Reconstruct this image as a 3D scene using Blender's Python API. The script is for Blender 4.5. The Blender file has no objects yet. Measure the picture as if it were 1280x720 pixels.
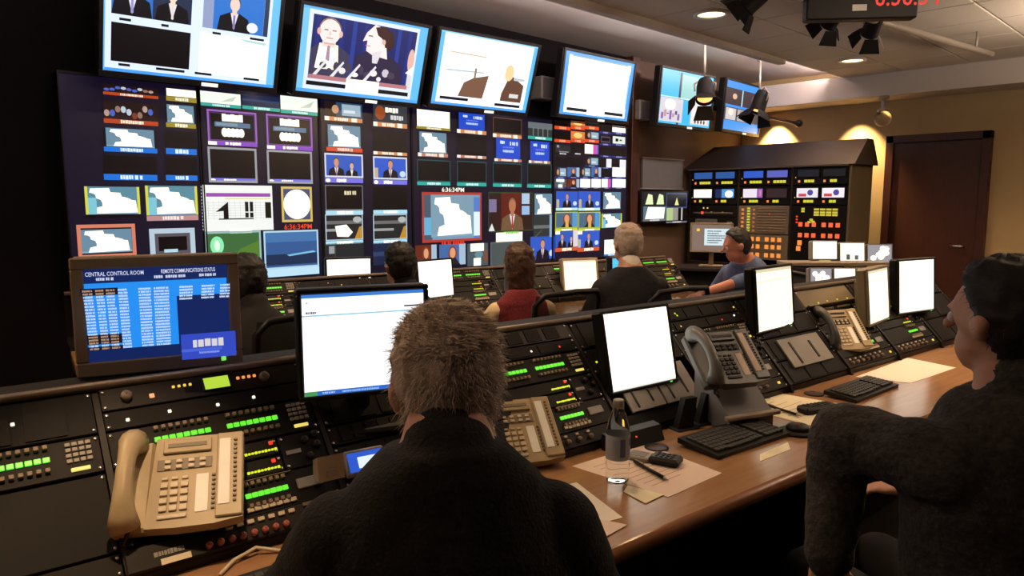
import bpy, bmesh, math, random
from mathutils import Matrix, Vector, Euler
random.seed(7)
R = math.radians
C = bpy.context.scene.collection
SC = bpy.context.scene

# ---------------------------------------------------------------- camera, world, lights, exposure
cd = bpy.data.cameras.new('camera'); cam = bpy.data.objects.new('camera', cd); C.objects.link(cam)
cd.sensor_width = 36.0; cd.lens = 36.0*900/1280; cd.clip_start = 0.02
cam.location = (0, 0, 1.48)
cam.rotation_euler = (R(90)-math.atan(110/900), 0, R(45.9-90))
SC.camera = cam
w = bpy.data.worlds.new('world'); SC.world = w; w.use_nodes = True
w.node_tree.nodes['Background'].inputs[0].default_value = (.9, .75, .6, 1)
w.node_tree.nodes['Background'].inputs[1].default_value = 0.0
SC.view_settings.view_transform = 'Standard'; SC.view_settings.look = 'None'
SC.view_settings.exposure = 0.0; SC.view_settings.gamma = 1.0
SC.view_settings.use_curve_mapping = False

WARM = (1, .66, .36)
def spot(name, loc, aim, power, size=60, blend=.6, col=WARM, rad=.04):
    l = bpy.data.lights.new(name, 'SPOT'); l.energy = power; l.spot_size = R(size); l.spot_blend = blend
    l.color = col; l.shadow_soft_size = rad
    o = bpy.data.objects.new(name, l); C.objects.link(o); o.location = loc
    o.rotation_euler = (Vector(aim)-Vector(loc)).to_track_quat('-Z', 'Y').to_euler()
    return o
def area(name, loc, aim, power, sx, sy, col):
    l = bpy.data.lights.new(name, 'AREA'); l.energy = power; l.shape = 'RECTANGLE'; l.size = sx; l.size_y = sy; l.color = col
    o = bpy.data.objects.new(name, l); C.objects.link(o); o.location = loc
    o.rotation_euler = (Vector(aim)-Vector(loc)).to_track_quat('-Z', 'Y').to_euler()
    return o
DOWNLIGHTS = [(4.73, 2.84), (7.22, 2.81), (2.3, 2.86), (4.73, -1.4), (7.22, -1.4), (7.22, .55), (-.1, 2.86)]
for x, y in DOWNLIGHTS:
    spot('downlight_lamp', (x, y, 2.775), (x, y, 0), 95, 120, .8)
# wall washers in the soffit over the tan wall
for x, y, pw in ((8.50, 4.24, 330), (8.44, 3.26, 200)):
    spot('wall_washer_lamp', (x, y, 2.555), (x+.22, y-.02, 1.55), pw, 74, .7, (1, .70, .34), .02)
# unseen spots over both desk rows, some added to brighten hair, phone and papers
UNSEEN_SPOTS = [((3.1, 1.75, 2.7), (3.1, 1.3, .8), 60, 50), ((4.1, 1.6, 2.7), (3.75, 1.2, .8), 130, 44), ((.3, 1.0, 2.7), (.40, 1.42, .9), 110, 24), ((.75, 1.75, 2.7), (.69, .9, 1.25), 36, 26), ((1.75, 1.75, 2.7), (1.55, 1.3, .8), 44, 50), ((3.9, 3.2, 2.7), (4.25, 3.4, .75), 60, 40), ((2.7, 3.1, 2.7), (2.75, 3.2, .75), 40, 40)]
for loc, aim, p, s in UNSEEN_SPOTS:
    spot('unseen_spot', loc, aim, p, s, .7)
# added uplights without fittings, out of view, to brighten the ceiling
for x, y in ((6.4, .3), (3.6, .0), (-1.2, 2.2)):
    area('added_uplight', (x, y, 2.25), (x, y, 3), 60, .5, .5, (1, .78, .58))
area('cove_lamp', (4.6, 3.42, 2.88), (4.6, 4.0, 2.96), 60, 7.6, .05, (1, .82, .78))

# ---------------------------------------------------------------- materials
MATS = {}
def mat(name, col, rough=.6, metal=0.0, var=.12, scale=14, bump=0.0, spec=.5, trans=0.0, aniso=None):
    if name in MATS: return MATS[name]
    m = bpy.data.materials.new(name); m.use_nodes = True; nt = m.node_tree; N = nt.nodes; L = nt.links
    b = N['Principled BSDF']; b.inputs['Roughness'].default_value = rough; b.inputs['Metallic'].default_value = metal
    b.inputs['Specular IOR Level'].default_value = spec
    b.inputs['Transmission Weight'].default_value = trans
    tc = N.new('ShaderNodeTexCoord'); nz = N.new('ShaderNodeTexNoise'); nz.inputs['Scale'].default_value = scale
    nz.inputs['Detail'].default_value = 4
    if aniso:
        mp = N.new('ShaderNodeMapping'); mp.inputs['Scale'].default_value = aniso
        L.new(tc.outputs['Object'], mp.inputs['Vector']); L.new(mp.outputs[0], nz.inputs['Vector'])
    else:
        L.new(tc.outputs['Object'], nz.inputs['Vector'])
    mx = N.new('ShaderNodeMix'); mx.data_type = 'RGBA'
    c = Vector(col)
    mx.inputs[6].default_value = (*(c*(1-var)), 1); mx.inputs[7].default_value = (*[min(1, x*(1+var)) for x in c], 1)
    L.new(nz.outputs['Fac'], mx.inputs[0]); L.new(mx.outputs[2], b.inputs['Base Color'])
    if bump:
        bp = N.new('ShaderNodeBump'); bp.inputs['Strength'].default_value = bump; bp.inputs['Distance'].default_value = .01
        L.new(nz.outputs['Fac'], bp.inputs['Height']); L.new(bp.outputs[0], b.inputs['Normal'])
    MATS[name] = m
    return m
def glowmat():
    m = bpy.data.materials.new('lit_picture'); m.use_nodes = True; N = m.node_tree.nodes; L = m.node_tree.links
    b = N['Principled BSDF']; a = N.new('ShaderNodeAttribute'); a.attribute_name = 'Col'
    b.inputs['Base Color'].default_value = (.01, .01, .012, 1); b.inputs['Roughness'].default_value = .35
    L.new(a.outputs['Color'], b.inputs['Emission Color']); b.inputs['Emission Strength'].default_value = 1.0
    return m
def printmat(name='printed_sheet', rough=.8):
    m = bpy.data.materials.new(name); m.use_nodes = True; N = m.node_tree.nodes; L = m.node_tree.links
    b = N['Principled BSDF']; a = N.new('ShaderNodeAttribute'); a.attribute_name = 'Col'
    L.new(a.outputs['Color'], b.inputs['Base Color']); b.inputs['Roughness'].default_value = rough
    return m
GLOW = glowmat(); PRINT = printmat()
M = dict(
 black=mat('black_plastic', (.010, .009, .009), .45, 0, .12, 14, 0, .35), backing=mat('matt_black_backing', (.006, .0045, .005), .9, 0, .2, 14, 0, .1), blackm=mat('matt_black_metal', (.007, .005, .0045), .6, 0, .12, 14, 0, .2),
 dark=mat('dark_grey_metal', (.015, .011, .009), .5, 0, .12, 14, 0, .25), rack=mat('rack_faceplate', (.009, .0065, .005), .55, 0, .2, 14, 0, .2),
 rail=mat('brown_grey_rail', (.16, .12, .09), .35, .1), grey=mat('grey_plastic', (.30, .27, .24), .5),
 beige=mat('beige_plastic', (.36, .28, .19), .5), beiged=mat('dark_beige_plastic', (.2, .16, .11), .5),
 phone=mat('taupe_phone_plastic', (.42, .32, .18), .45), phoned=mat('dark_phone_plastic', (.055, .055, .055), .4),
 keyl=mat('pale_key', (.62, .52, .38), .45), keyd=mat('dark_key', (.03, .028, .026), .5), peg=mat('brown_button', (.22, .15, .10), .5),
 wood=mat('reddish_wood_veneer', (.33, .175, .085), .22, 0, .25, 5, 0, .5, 0, (1, 12, 1)), nose=mat('dark_wood_nosing', (.24, .10, .045), .2, 0, .3, 5, 0, .5, 0, (1, 12, 1)),
 carpet=mat('dark_carpet', (.022, .018, .016), .95, 0, .4, 120, .4), tile=mat('ceiling_tile_board', (.62, .56, .50), .9, 0, .05, 60, .2),
 bezel=mat('tan_monitor_plastic', (.27, .20, .12), .5), strip=mat('white_label_strip', (.92, .90, .84), .7), hset=mat('dark_grey_handset', (.12, .12, .12), .4),
 grid=mat('ceiling_grid_metal', (.5, .45, .4), .6), plaster=mat('pale_plaster', (.62, .55, .50), .85, 0, .04, 6),
 tan=mat('tan_wall_paint', (.50, .36, .18), .8, 0, .06, 5), brown=mat('brown_wall_paint', (.11, .065, .045), .8, 0, .1, 5), redwood=mat('dark_red_wood', (.06, .018, .010), .4, 0, .3, 6, 0, .5, 0, (8, 8, 1)),
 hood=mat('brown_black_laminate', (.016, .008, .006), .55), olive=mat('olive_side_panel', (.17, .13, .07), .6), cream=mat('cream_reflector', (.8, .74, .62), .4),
 chrome=mat('chrome', (.7, .68, .65), .2, 1.0, .03), steel=mat('grey_lamp_metal', (.38, .33, .28), .5, .2),
 white=mat('white_plastic', (.75, .72, .68), .5), paper=mat('white_paper', (.72, .66, .58), .85, 0, .03, 8), pink=mat('warm_paper', (.70, .55, .47), .85, 0, .04, 8), yellow=mat('cream_paper', (.85, .76, .55), .85, 0, .04, 8),
 fabric=mat('black_seat_fabric', (.012, .011, .012), .9, 0, .3, 200, .3), lab=mat('grey_panel', (.16, .15, .15), .6), beech=mat('light_wood_top', (.55, .32, .15), .3, 0, .2, 5, 0, .5, 0, (1, 12, 1)),
 skin=mat('skin', (.52, .26, .17), .5, 0, .1, 20), skin2=mat('flushed_skin', (.6, .24, .16), .5, 0, .1, 20), lips=mat('lips', (.4, .12, .10), .5), eyew=mat('eye_white', (.7, .68, .65), .3), iris=mat('iris', (.06, .04, .03), .2),
 sweater=mat('black_ribbed_knit', (.010, .0075, .0075), .95, 0, .5, 160, .5), vest=mat('wine_red_knit', (.16, .012, .02), .9, 0, .3, 90, .4), blouse=mat('cream_blouse', (.72, .55, .33), .85, 0, .1, 30, .2),
 navy=mat('dark_navy_jacket', (.008, .007, .011), .9, 0, .3, 60, .3), plaid=mat('blue_checked_shirt', (.10, .14, .26), .85, 0, .5, 40), coat=mat('mottled_grey_jacket', (.050, .043, .039), .95, 0, .95, 70, .8), darkcloth=mat('dark_cloth', (.012, .011, .012), .9), shoe=mat('black_shoe', (.01, .01, .01), .4),
 hgrey=mat('grey_hair', (.52, .42, .35), .75, 0, .4, 60, .3), hblack=mat('black_hair', (.010, .008, .008), .6, 0, .4, 60, .2), hbrown=mat('brown_hair', (.075, .032, .017), .6, 0, .5, 60, .3), hlight=mat('silver_hair', (.42, .34, .29), .75, 0, .25, 60, .2),
)
def glass_mat(name, col, rough=.05):
    m = bpy.data.materials.new(name); m.use_nodes = True; b = m.node_tree.nodes['Principled BSDF']
    b.inputs['Base Color'].default_value = (*col, 1); b.inputs['Roughness'].default_value = rough; b.inputs['Transmission Weight'].default_value = 1; b.inputs['IOR'].default_value = 1.33
    return m
M['bottle'] = glass_mat('clear_bottle_plastic', (.93, .95, .96)); M['bottle'].node_tree.nodes['Principled BSDF'].inputs['IOR'].default_value = 1.12; M['globe'] = glass_mat('milky_dome', (.9, .85, .8), .35)
def netmat():
    m = bpy.data.materials.new('see_through_mesh_fabric'); m.use_nodes = True; N = m.node_tree.nodes; L = m.node_tree.links
    b = N['Principled BSDF']; b.inputs['Base Color'].default_value = (.02, .018, .016, 1); b.inputs['Roughness'].default_value = .8
    t = N.new('ShaderNodeBsdfTransparent'); mx = N.new('ShaderNodeMixShader'); tc = N.new('ShaderNodeTexCoord'); ck = N.new('ShaderNodeTexChecker')
    ck.inputs['Scale'].default_value = 420; L.new(tc.outputs['Object'], ck.inputs['Vector']); ck.inputs['Color1'].default_value = (.05, .05, .05, 1); ck.inputs['Color2'].default_value = (.55, .55, .55, 1)
    L.new(ck.outputs['Color'], mx.inputs[0]); L.new(b.outputs[0], mx.inputs[1]); L.new(t.outputs[0], mx.inputs[2]); L.new(mx.outputs[0], N['Material Output'].inputs[0])
    return m
M['net'] = netmat()

# ---------------------------------------------------------------- mesh helpers
def rotm(rx=0, ry=0, rz=0): return Euler((rx, ry, rz)).to_matrix()
class MB:
    def __init__(s): s.v = []; s.f = []; s.c = []; s.col = None; s.lay = 0
    def add(s, vs, fs, col=None):
        n = len(s.v); s.v += [tuple(x) for x in vs]; s.f += [tuple(i+n for i in f) for f in fs]; s.c += [col]*len(fs); return s
    def box(s, x0, x1, y0, y1, z0, z1, ch=0.0, m=None, col=None):
        if x0 > x1: x0, x1 = x1, x0
        if y0 > y1: y0, y1 = y1, y0
        if z0 > z1: z0, z1 = z1, z0
        ch = min(ch, .45*min(x1-x0, y1-y0, z1-z0))
        if ch <= 0:
            vs = [(x, y, z) for z in (z0, z1) for y in (y0, y1) for x in (x0, x1)]
            fs = [(0, 2, 3, 1), (4, 5, 7, 6), (0, 1, 5, 4), (2, 6, 7, 3), (0, 4, 6, 2), (1, 3, 7, 5)]
        else:
            vs = []; idx = {}
            for i, x in enumerate((x0, x1)):
                for j, y in enumerate((y0, y1)):
                    for k, z in enumerate((z0, z1)):
                        sx, sy, sz = (1-2*i)*ch, (1-2*j)*ch, (1-2*k)*ch
                        idx[i, j, k] = len(vs); vs += [(x, y+sy, z+sz), (x+sx, y, z+sz), (x+sx, y+sy, z)]
            I = lambda i, j, k, a: idx[i, j, k]+a
            fs = [(I(0,0,0,0), I(0,0,1,0), I(0,1,1,0), I(0,1,0,0)), (I(1,0,0,0), I(1,1,0,0), I(1,1,1,0), I(1,0,1,0)),
                  (I(0,0,0,1), I(1,0,0,1), I(1,0,1,1), I(0,0,1,1)), (I(0,1,0,1), I(0,1,1,1), I(1,1,1,1), I(1,1,0,1)),
                  (I(0,0,0,2), I(0,1,0,2), I(1,1,0,2), I(1,0,0,2)), (I(0,0,1,2), I(1,0,1,2), I(1,1,1,2), I(0,1,1,2))]
            for j in (0, 1):
                for k in (0, 1):
                    fs.append((I(0,j,k,1), I(0,j,k,2), I(1,j,k,2), I(1,j,k,1)))
            for i in (0, 1):
                for k in (0, 1):
                    fs.append((I(i,0,k,0), I(i,0,k,2), I(i,1,k,2), I(i,1,k,0)))
                for j in (0, 1):
                    fs.append((I(i,j,0,0), I(i,j,0,1), I(i,j,1,1), I(i,j,1,0)))
            for i in (0, 1):
                for j in (0, 1):
                    for k in (0, 1): fs.append((I(i,j,k,0), I(i,j,k,1), I(i,j,k,2)))
        if m is not None: vs = [m @ Vector(v) for v in vs]
        return s.add(vs, fs, col)
    def tube(s, pts, r, n=8, col=None, closed=False):
        pts = [Vector(p) for p in pts]; rs = r if isinstance(r, (list, tuple)) else [r]*len(pts); vs = []; fs = []
        up = None
        for i, p in enumerate(pts):
            if closed: t = pts[(i+1) % len(pts)]-pts[i-1]
            else: t = pts[min(i+1, len(pts)-1)]-pts[max(i-1, 0)]
            t.normalize()
            if up is None: up = t.orthogonal().normalized()
            up = (up-t*up.dot(t)).normalized(); b = t.cross(up)
            for k in range(n):
                a = 2*math.pi*k/n; vs.append(p+(up*math.cos(a)+b*math.sin(a))*rs[i])
        m = len(pts)
        for i in range(m if closed else m-1):
            for k in range(n):
                a, b2 = i*n+k, i*n+(k+1) % n; j = ((i+1) % m)*n
                fs.append((a, b2, j+(k+1) % n, j+k))
        if not closed: fs += [tuple(range(n-1, -1, -1)), tuple(range((m-1)*n, m*n))]
        return s.add(vs, fs, col)
    def lathe(s, prof, n=20, m=None, col=None):
        vs = []; fs = []
        for r, z in prof:
            for k in range(n):
                a = 2*math.pi*k/n; vs.append(Vector((r*math.cos(a), r*math.sin(a), z)))
        for i in range(len(prof)-1):
            for k in range(n): fs.append((i*n+k, i*n+(k+1) % n, (i+1)*n+(k+1) % n, (i+1)*n+k))
        if prof[0][0] > 0: fs.append(tuple(range(n-1, -1, -1)))
        if prof[-1][0] > 0: fs.append(tuple(range((len(prof)-1)*n, len(prof)*n)))
        if m is not None: vs = [m @ v for v in vs]
        return s.add(vs, fs, col)
    def prism(s, poly, h0, h1, axis='z', m=None, col=None):
        """poly of 2-D points extruded along an axis"""
        n = len(poly)
        P = {'z': lambda a, b, h: (a, b, h), 'y': lambda a, b, h: (a, h, b), 'x': lambda a, b, h: (h, a, b)}[axis]
        vs = [P(a, b, h0) for a, b in poly]+[P(a, b, h1) for a, b in poly]
        fs = [tuple(range(n-1, -1, -1)), tuple(range(n, 2*n))]+[(i, (i+1) % n, n+(i+1) % n, n+i) for i in range(n)]
        if m is not None: vs = [m @ Vector(v) for v in vs]
        return s.add(vs, fs, col)
    def ell(s, c, r, n=16, k=10, m=None):
        vs = []; fs = []; c = Vector(c); r = (r, r, r) if not isinstance(r, (tuple, list)) else r
        for i in range(1, k):
            th = math.pi*i/k
            for j in range(n):
                ph = 2*math.pi*j/n
                v = Vector((r[0]*math.sin(th)*math.cos(ph), r[1]*math.sin(th)*math.sin(ph), r[2]*math.cos(th)))
                vs.append(c+(m @ v if m is not None else v))
        t = Vector((0, 0, r[2])); t = m @ t if m is not None else t
        vs += [c+t, c-t]; a, b = len(vs)-2, len(vs)-1
        for i in range(k-2):
            for j in range(n): fs.append((i*n+j, (i+1)*n+j, (i+1)*n+(j+1) % n, i*n+(j+1) % n))
        for j in range(n):
            fs.append((a, j, (j+1) % n)); fs.append((b, (k-2)*n+(j+1) % n, (k-2)*n+j))
        return s.add(vs, fs)
    def cap(s, p, q, r0, r1, n=14):
        p = Vector(p); q = Vector(q); d = q-p; L = d.length
        mm = d.to_track_quat('Z', 'Y').to_matrix()
        prof = [(r0*math.sin(a*math.pi/8+1e-3), -r0*math.cos(a*math.pi/8)) for a in range(0, 4)]+[(r0, 0), (r1, L)]+[(r1*math.cos(a*math.pi/8), L+r1*math.sin(a*math.pi/8)) for a in range(1, 4)]+[(r1*1e-3, L+r1)]
        m4 = Matrix.Translation(p) @ mm.to_4x4()
        return s.lathe(prof, n, m4)
    # ---- flat lit pictures: rectangles, polygons, discs and lettering in a plane, each a hair in front of the last
    def q(s, x0, y0, x1, y1, col): return s.pl([(x0, y0), (x1, y0), (x1, y1), (x0, y1)], col)
    def pl(s, pts, col):
        s.lay += 1; z = s.lay*.00012
        return s.add([(x, y, z) for x, y in pts], [tuple(range(len(pts)))], col)
    def disc(s, cx, cy, rx, ry, col, n=16): return s.pl([(cx+rx*math.cos(2*math.pi*i/n), cy+ry*math.sin(2*math.pi*i/n)) for i in range(n)], col)
    def txt(s, t, x, y, h, col, wmax=None, bold=0):
        vs, fs, wd = lettering(t); s.lay += 1; z = s.lay*.00012
        k = wmax/wd if wmax and wd else h
        return s.add([(x+a*k, y+b*h, z) for a, b in vs], fs, col)
    def scrib(s, x0, y0, x1, h, col, gap=.35):
        """a word too blurred to read: a row of letter-sized marks"""
        x = x0; r = random.Random(int(abs(x0*9173+y0*377+h*777)*1000) % 99991)
        while x < x1-.2*h:
            ww = h*r.uniform(.35, .75); ww = min(ww, x1-x); a = r.uniform(0, .12)*h
            s.q(x, y0+a, x+ww, y0+h-r.uniform(0, .1)*h, col); x += ww+h*.12*(3 if r.random() < .12 else 1)
        return s
    def build(s, name, m, parent=None, smooth=False, loc=None, rot=None):
        me = bpy.data.meshes.new(name); me.from_pydata(s.v, [], s.f)
        me.materials.append(m)
        if any(c is not None for c in s.c):
            at = me.color_attributes.new('Col', 'FLOAT_COLOR', 'CORNER'); buf = []
            for f, c in zip(s.f, s.c):
                c = c or (0, 0, 0); lin = [max(0, x)**2.2 if x <= 1 else x**3.0 for x in c[:3]]
                buf += (lin+[1.0])*len(f)
            at.data.foreach_set('color', buf)
        if smooth: me.polygons.foreach_set('use_smooth', [True]*len(me.polygons))
        me.update()
        return put(name, me, parent, loc, rot)
def put(name, me, parent=None, loc=None, rot=None):
    o = bpy.data.objects.new(name, me); C.objects.link(o)
    if parent is not None: o.parent = parent
    if loc is not None: o.location = loc
    if rot is not None: o.rotation_euler = rot
    return o
_LET = {}
def lettering(t):
    if t in _LET: return _LET[t]
    cu = bpy.data.curves.new('lettering', 'FONT'); cu.body = t; cu.size = 1.4; cu.resolution_u = 2; cu.offset = .012
    o = bpy.data.objects.new('lettering', cu); C.objects.link(o); bpy.context.view_layer.update()
    me = o.to_mesh(); vs = [(v.co.x, v.co.y) for v in me.vertices]; fs = [tuple(p.vertices) for p in me.polygons]
    o.to_mesh_clear(); bpy.data.objects.remove(o); bpy.data.curves.remove(cu)
    wd = max([a for a, b in vs] or [1]); _LET[t] = (vs, fs, wd)
    return _LET[t]
def tag(o, label, cat, group=None, kind=None):
    o['label'] = label; o['category'] = cat
    if group: o['group'] = group
    if kind: o['kind'] = kind
    return o
def thing(name, label, cat, loc=(0, 0, 0), rot=(0, 0, 0), group=None):
    o = bpy.data.objects.new(name, None); C.objects.link(o); o.location = loc; o.rotation_euler = rot; o.empty_display_size = .05
    return tag(o, label, cat, group)
def struct(o): o['kind'] = 'structure'; return o
_CACHE = {}
def keymesh(kx, ky, kz, m, col=None, ch=.001):
    """shared mesh of one small key, button or lamp: stands on z = 0"""
    k = ('box', kx, ky, kz, m.name, col)
    if k not in _CACHE:
        o = MB().box(-kx/2, kx/2, -ky/2, ky/2, 0, kz, ch, None, col).build('key', m); _CACHE[k] = o.data; bpy.data.objects.remove(o)
    return _CACHE[k]
def knobmesh(r, h, m):
    k = ('knob', r, h, m.name)
    if k not in _CACHE:
        o = MB().lathe([(r, 0), (r, h*.7), (r*.8, h), (r*.15, h)], 10).box(-r*.12, r*.12, 0, r*.8, h, h+.0008).build('knob', m, None, True); _CACHE[k] = o.data; bpy.data.objects.remove(o)
    return _CACHE[k]
def keys(parent, name, me, pts):
    for p in pts: put(name, me, parent, p)
GREEN = (.42, .95, .22); YEL = (.9, .95, .15); RED = (1.0, .25, .12); WHT = (1.1, 1.08, 1.0); ORA = (1.0, .5, .2); AMB = (1.0, .8, .35)

# ---------------------------------------------------------------- the room
def slab(name, x0, x1, y0, y1, z0, z1, m, parent=None, ch=0): return MB().box(x0, x1, y0, y1, z0, z1, ch).build(name, m, parent)
struct(slab('floor', -2, 8.8, -2.6, 4.8, -.1, 0, M['carpet']))
struct(slab('wall_front', -2.1, 8.8, 4.72, 4.82, 0, 3.0, M['brown']))
struct(slab('wall_right', 8.7, 8.8, -2.6, 4.72, 0, 3.0, M['tan']))
struct(slab('wall_left', -2.1, -2, -2.6, 4.72, 0, 3.0, M['brown']))
struct(slab('wall_back', -2.1, 8.8, -2.7, -2.6, 0, 3.0, M['brown']))
ceil = struct(slab('ceiling', -2.1, 8.8, -2.6, 3.3, 2.822, 2.9, M['grid']))
struct(slab('trim_1', -2.1, 8.8, 3.3, 4.82, 2.95, 3.02, M['plaster']))          # raised cove over the screens
struct(slab('trim_2', -2, 6.75, 3.24, 3.32, 2.755, 2.86, M['plaster'], None, .008))   # lip of the cove
struct(slab('trim_3', -2, 8.7, 3.3, 3.34, 2.86, 2.95, M['plaster']))
struct(slab('trim_4', 8.22, 8.7, -2.6, 4.72, 2.57, 2.815, M['plaster']))        # soffit over the tan wall
struct(slab('trim_5', 6.2, 6.32, 4.6, 4.72, 0, 2.95, M['redwood'], None, .006))   # post at the end of the screens
struct(slab('trim_6', -2, 6.2, 4.70, 4.72, 0, 2.95, M['backing']))                # black backing behind the screens
me = MB().box(-.298, .298, -.298, .298, -.014, .006, .004).build('ceiling_board', M['tile']).data
bpy.data.objects.remove(bpy.data.objects['ceiling_board'])
gb = MB(); lights_at = []
for i in range(16):
    for j in range(9):
        x, y = -.645+i*.61, 3.0-.61*j-.02
        hole = any(abs(x-a) < .3 and abs(y-b) < .3 for a, b in DOWNLIGHTS)
        put('ceiling_board', me, ceil, (x, y, 2.814))
d = MB().box(-.06, 0, 2.02, 2.86, 0, 2.1, .004).build('door_1', M['redwood'], None, False, (8.7, 0, 0)); struct(d)
MB().box(-.09, -.0, 1.94, 2.02, 0, 2.18, .004).box(-.09, 0, 2.86, 2.94, 0, 2.18, .004).box(-.09, 0, 1.94, 2.94, 2.1, 2.18, .004).build('door_frame', M['redwood'], d)
MB().tube([(-.06, 2.12, 1.0), (-.12, 2.12, 1.0), (-.12, 2.24, 1.0)], .01).build('door_handle', M['chrome'], d, True)
struct(slab('baseboard_right', 8.68, 8.7, 2.95, 4.7, 0, .1, M['redwood']))

# recessed downlights: only the two in the picture get a fitting that shows, the rest the same
names = ['round recessed ceiling light nearest the hanging black spotlight', 'round recessed ceiling light above the wall with two pools of light']
for i, (x, y) in enumerate(DOWNLIGHTS):
    t = thing('recessed_light', names[i] if i < 2 else ['round recessed light over the far desk row', 'round recessed light behind the seated men', 'round recessed light behind the right console', 'round recessed light by the door wall', 'round recessed light at the rear left'][i-2], 'ceiling light', (x, y, 2.797), (0, 0, 0), 'round recessed ceiling lights')
    MB().lathe([(.125, .0), (.125, -.012), (.098, -.012), (.094, .0)], 28).build('trim_ring', M['white'], t, True)
    mb = MB(); n = 28
    mb.add([(.096*math.cos(2*math.pi*k/n), .096*math.sin(2*math.pi*k/n), -.003) for k in range(n)], [tuple(range(n-1, -1, -1))], (1.5, 1.4, 1.15)); mb.build('lamp_lens', GLOW, t)

# ---------------------------------------------------------------- what the little pictures show
BLUE = (.16, .28, .72); SKN = (.82, .58, .46); SUIT = (.10, .09, .13); NAVY = (.10, .08, .155)
def d_man(c, x, y, w, h, bg=(.2, .36, .78), suit=SUIT, skin=SKN, cx=.5, tie=(.5, .35, .5), s=1.0, hair=(.25, .2, .18)):
    X = lambda a: x+w*(cx+a*s*h/w*1.0) if False else x+w*cx+a*h*s
    Y = lambda b: y+b*h
    cl = lambda v: min(max(v, x), x+w)
    if bg is not None: c.q(x, y, x+w, y+h, bg)
    k = s
    c.pl([(cl(X(-.42)), y), (cl(X(.42)), y), (cl(X(.36)), Y(.34*k)), (cl(X(.12)), Y(.46*k)), (cl(X(-.12)), Y(.46*k)), (cl(X(-.36)), Y(.34*k))], suit)
    c.pl([(X(-.10), Y(.45*k)), (X(0), Y(.05)), (X(.10), Y(.45*k))], (.95, .93, .95))
    c.pl([(X(-.025), Y(.40*k)), (X(-.03), Y(.08)), (X(.03), Y(.08)), (X(.025), Y(.40*k))], tie)
    c.q(X(-.06), Y(.40*k), X(.06), Y(.52*k), skin)
    c.disc(X(0), Y(.70*k), .135*h*s, .18*h*k, hair); c.disc(X(0), Y(.66*k), .125*h*s, .17*h*k, skin)
MAP = [(.10, .93), (.44, .95), (.46, .80), (.64, .78), (.68, .56), (.92, .50), (.95, .06), (.14, .03), (.18, .24), (.32, .30), (.28, .52), (.20, .58), (.18, .74), (.08, .78)]
def d_map(c, x, y, w, h, bg=(.42, .55, .64)):
    c.q(x, y, x+w, y+h, bg); c.q(x, y+.0*h, x+w, y+.08*h, (.5, .65, .75))
    c.pl([(x+a*w, y+b*h) for a, b in MAP], WHT); c.disc(x+.3*w, y+.8*h, .16*w, .14*h, WHT); c.disc(x+.6*w, y+.35*h, .3*w, .3*h, WHT)
def frame(c, x0, y0, x1, y1, t, col):
    c.q(x0, y0, x1, y0+t, col); c.q(x0, y1-t, x1, y1, col); c.q(x0, y0, x0+t, y1, col); c.q(x1-t, y0, x1, y1, col)
BARS = {'or': ((.72, .28, .14), (1.0, .95, .85)), 'bl': ((.12, .45, .85), (.9, .98, 1.0)), 'ol': ((.62, .55, .2), (1, .98, .85)), 'te': ((.20, .68, .62), (.85, 1, .98)), 'pu': ((.55, .3, .78), WHT),
        'vi': ((.48, .46, .9), WHT), 'ow': ((.85, .55, .35), (1, .98, .9)), 'rd': ((.85, .3, .2), (1, .9, .8)), 'rw': ((.75, .5, .42), (1, .95, .9)), 'lb': ((.68, .88, .95), WHT), 'pk': ((.75, .55, .55), (.95, .9, .9)),
        'tw': ((.75, .93, .9), WHT), 'ye': ((.82, .86, .25), WHT), 'rw2': ((.85, .35, .2), WHT), 're': ((.92, .3, .16), (1, .7, .5)), 'na': ((.18, .2, .5), (.6, .62, .85)), 'wt': ((.05, .04, .06), (.85, .85, .85)), 'gy': ((.45, .45, .48), (.9, .9, .9))}
BLK = (.055, .035, .05)
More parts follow.
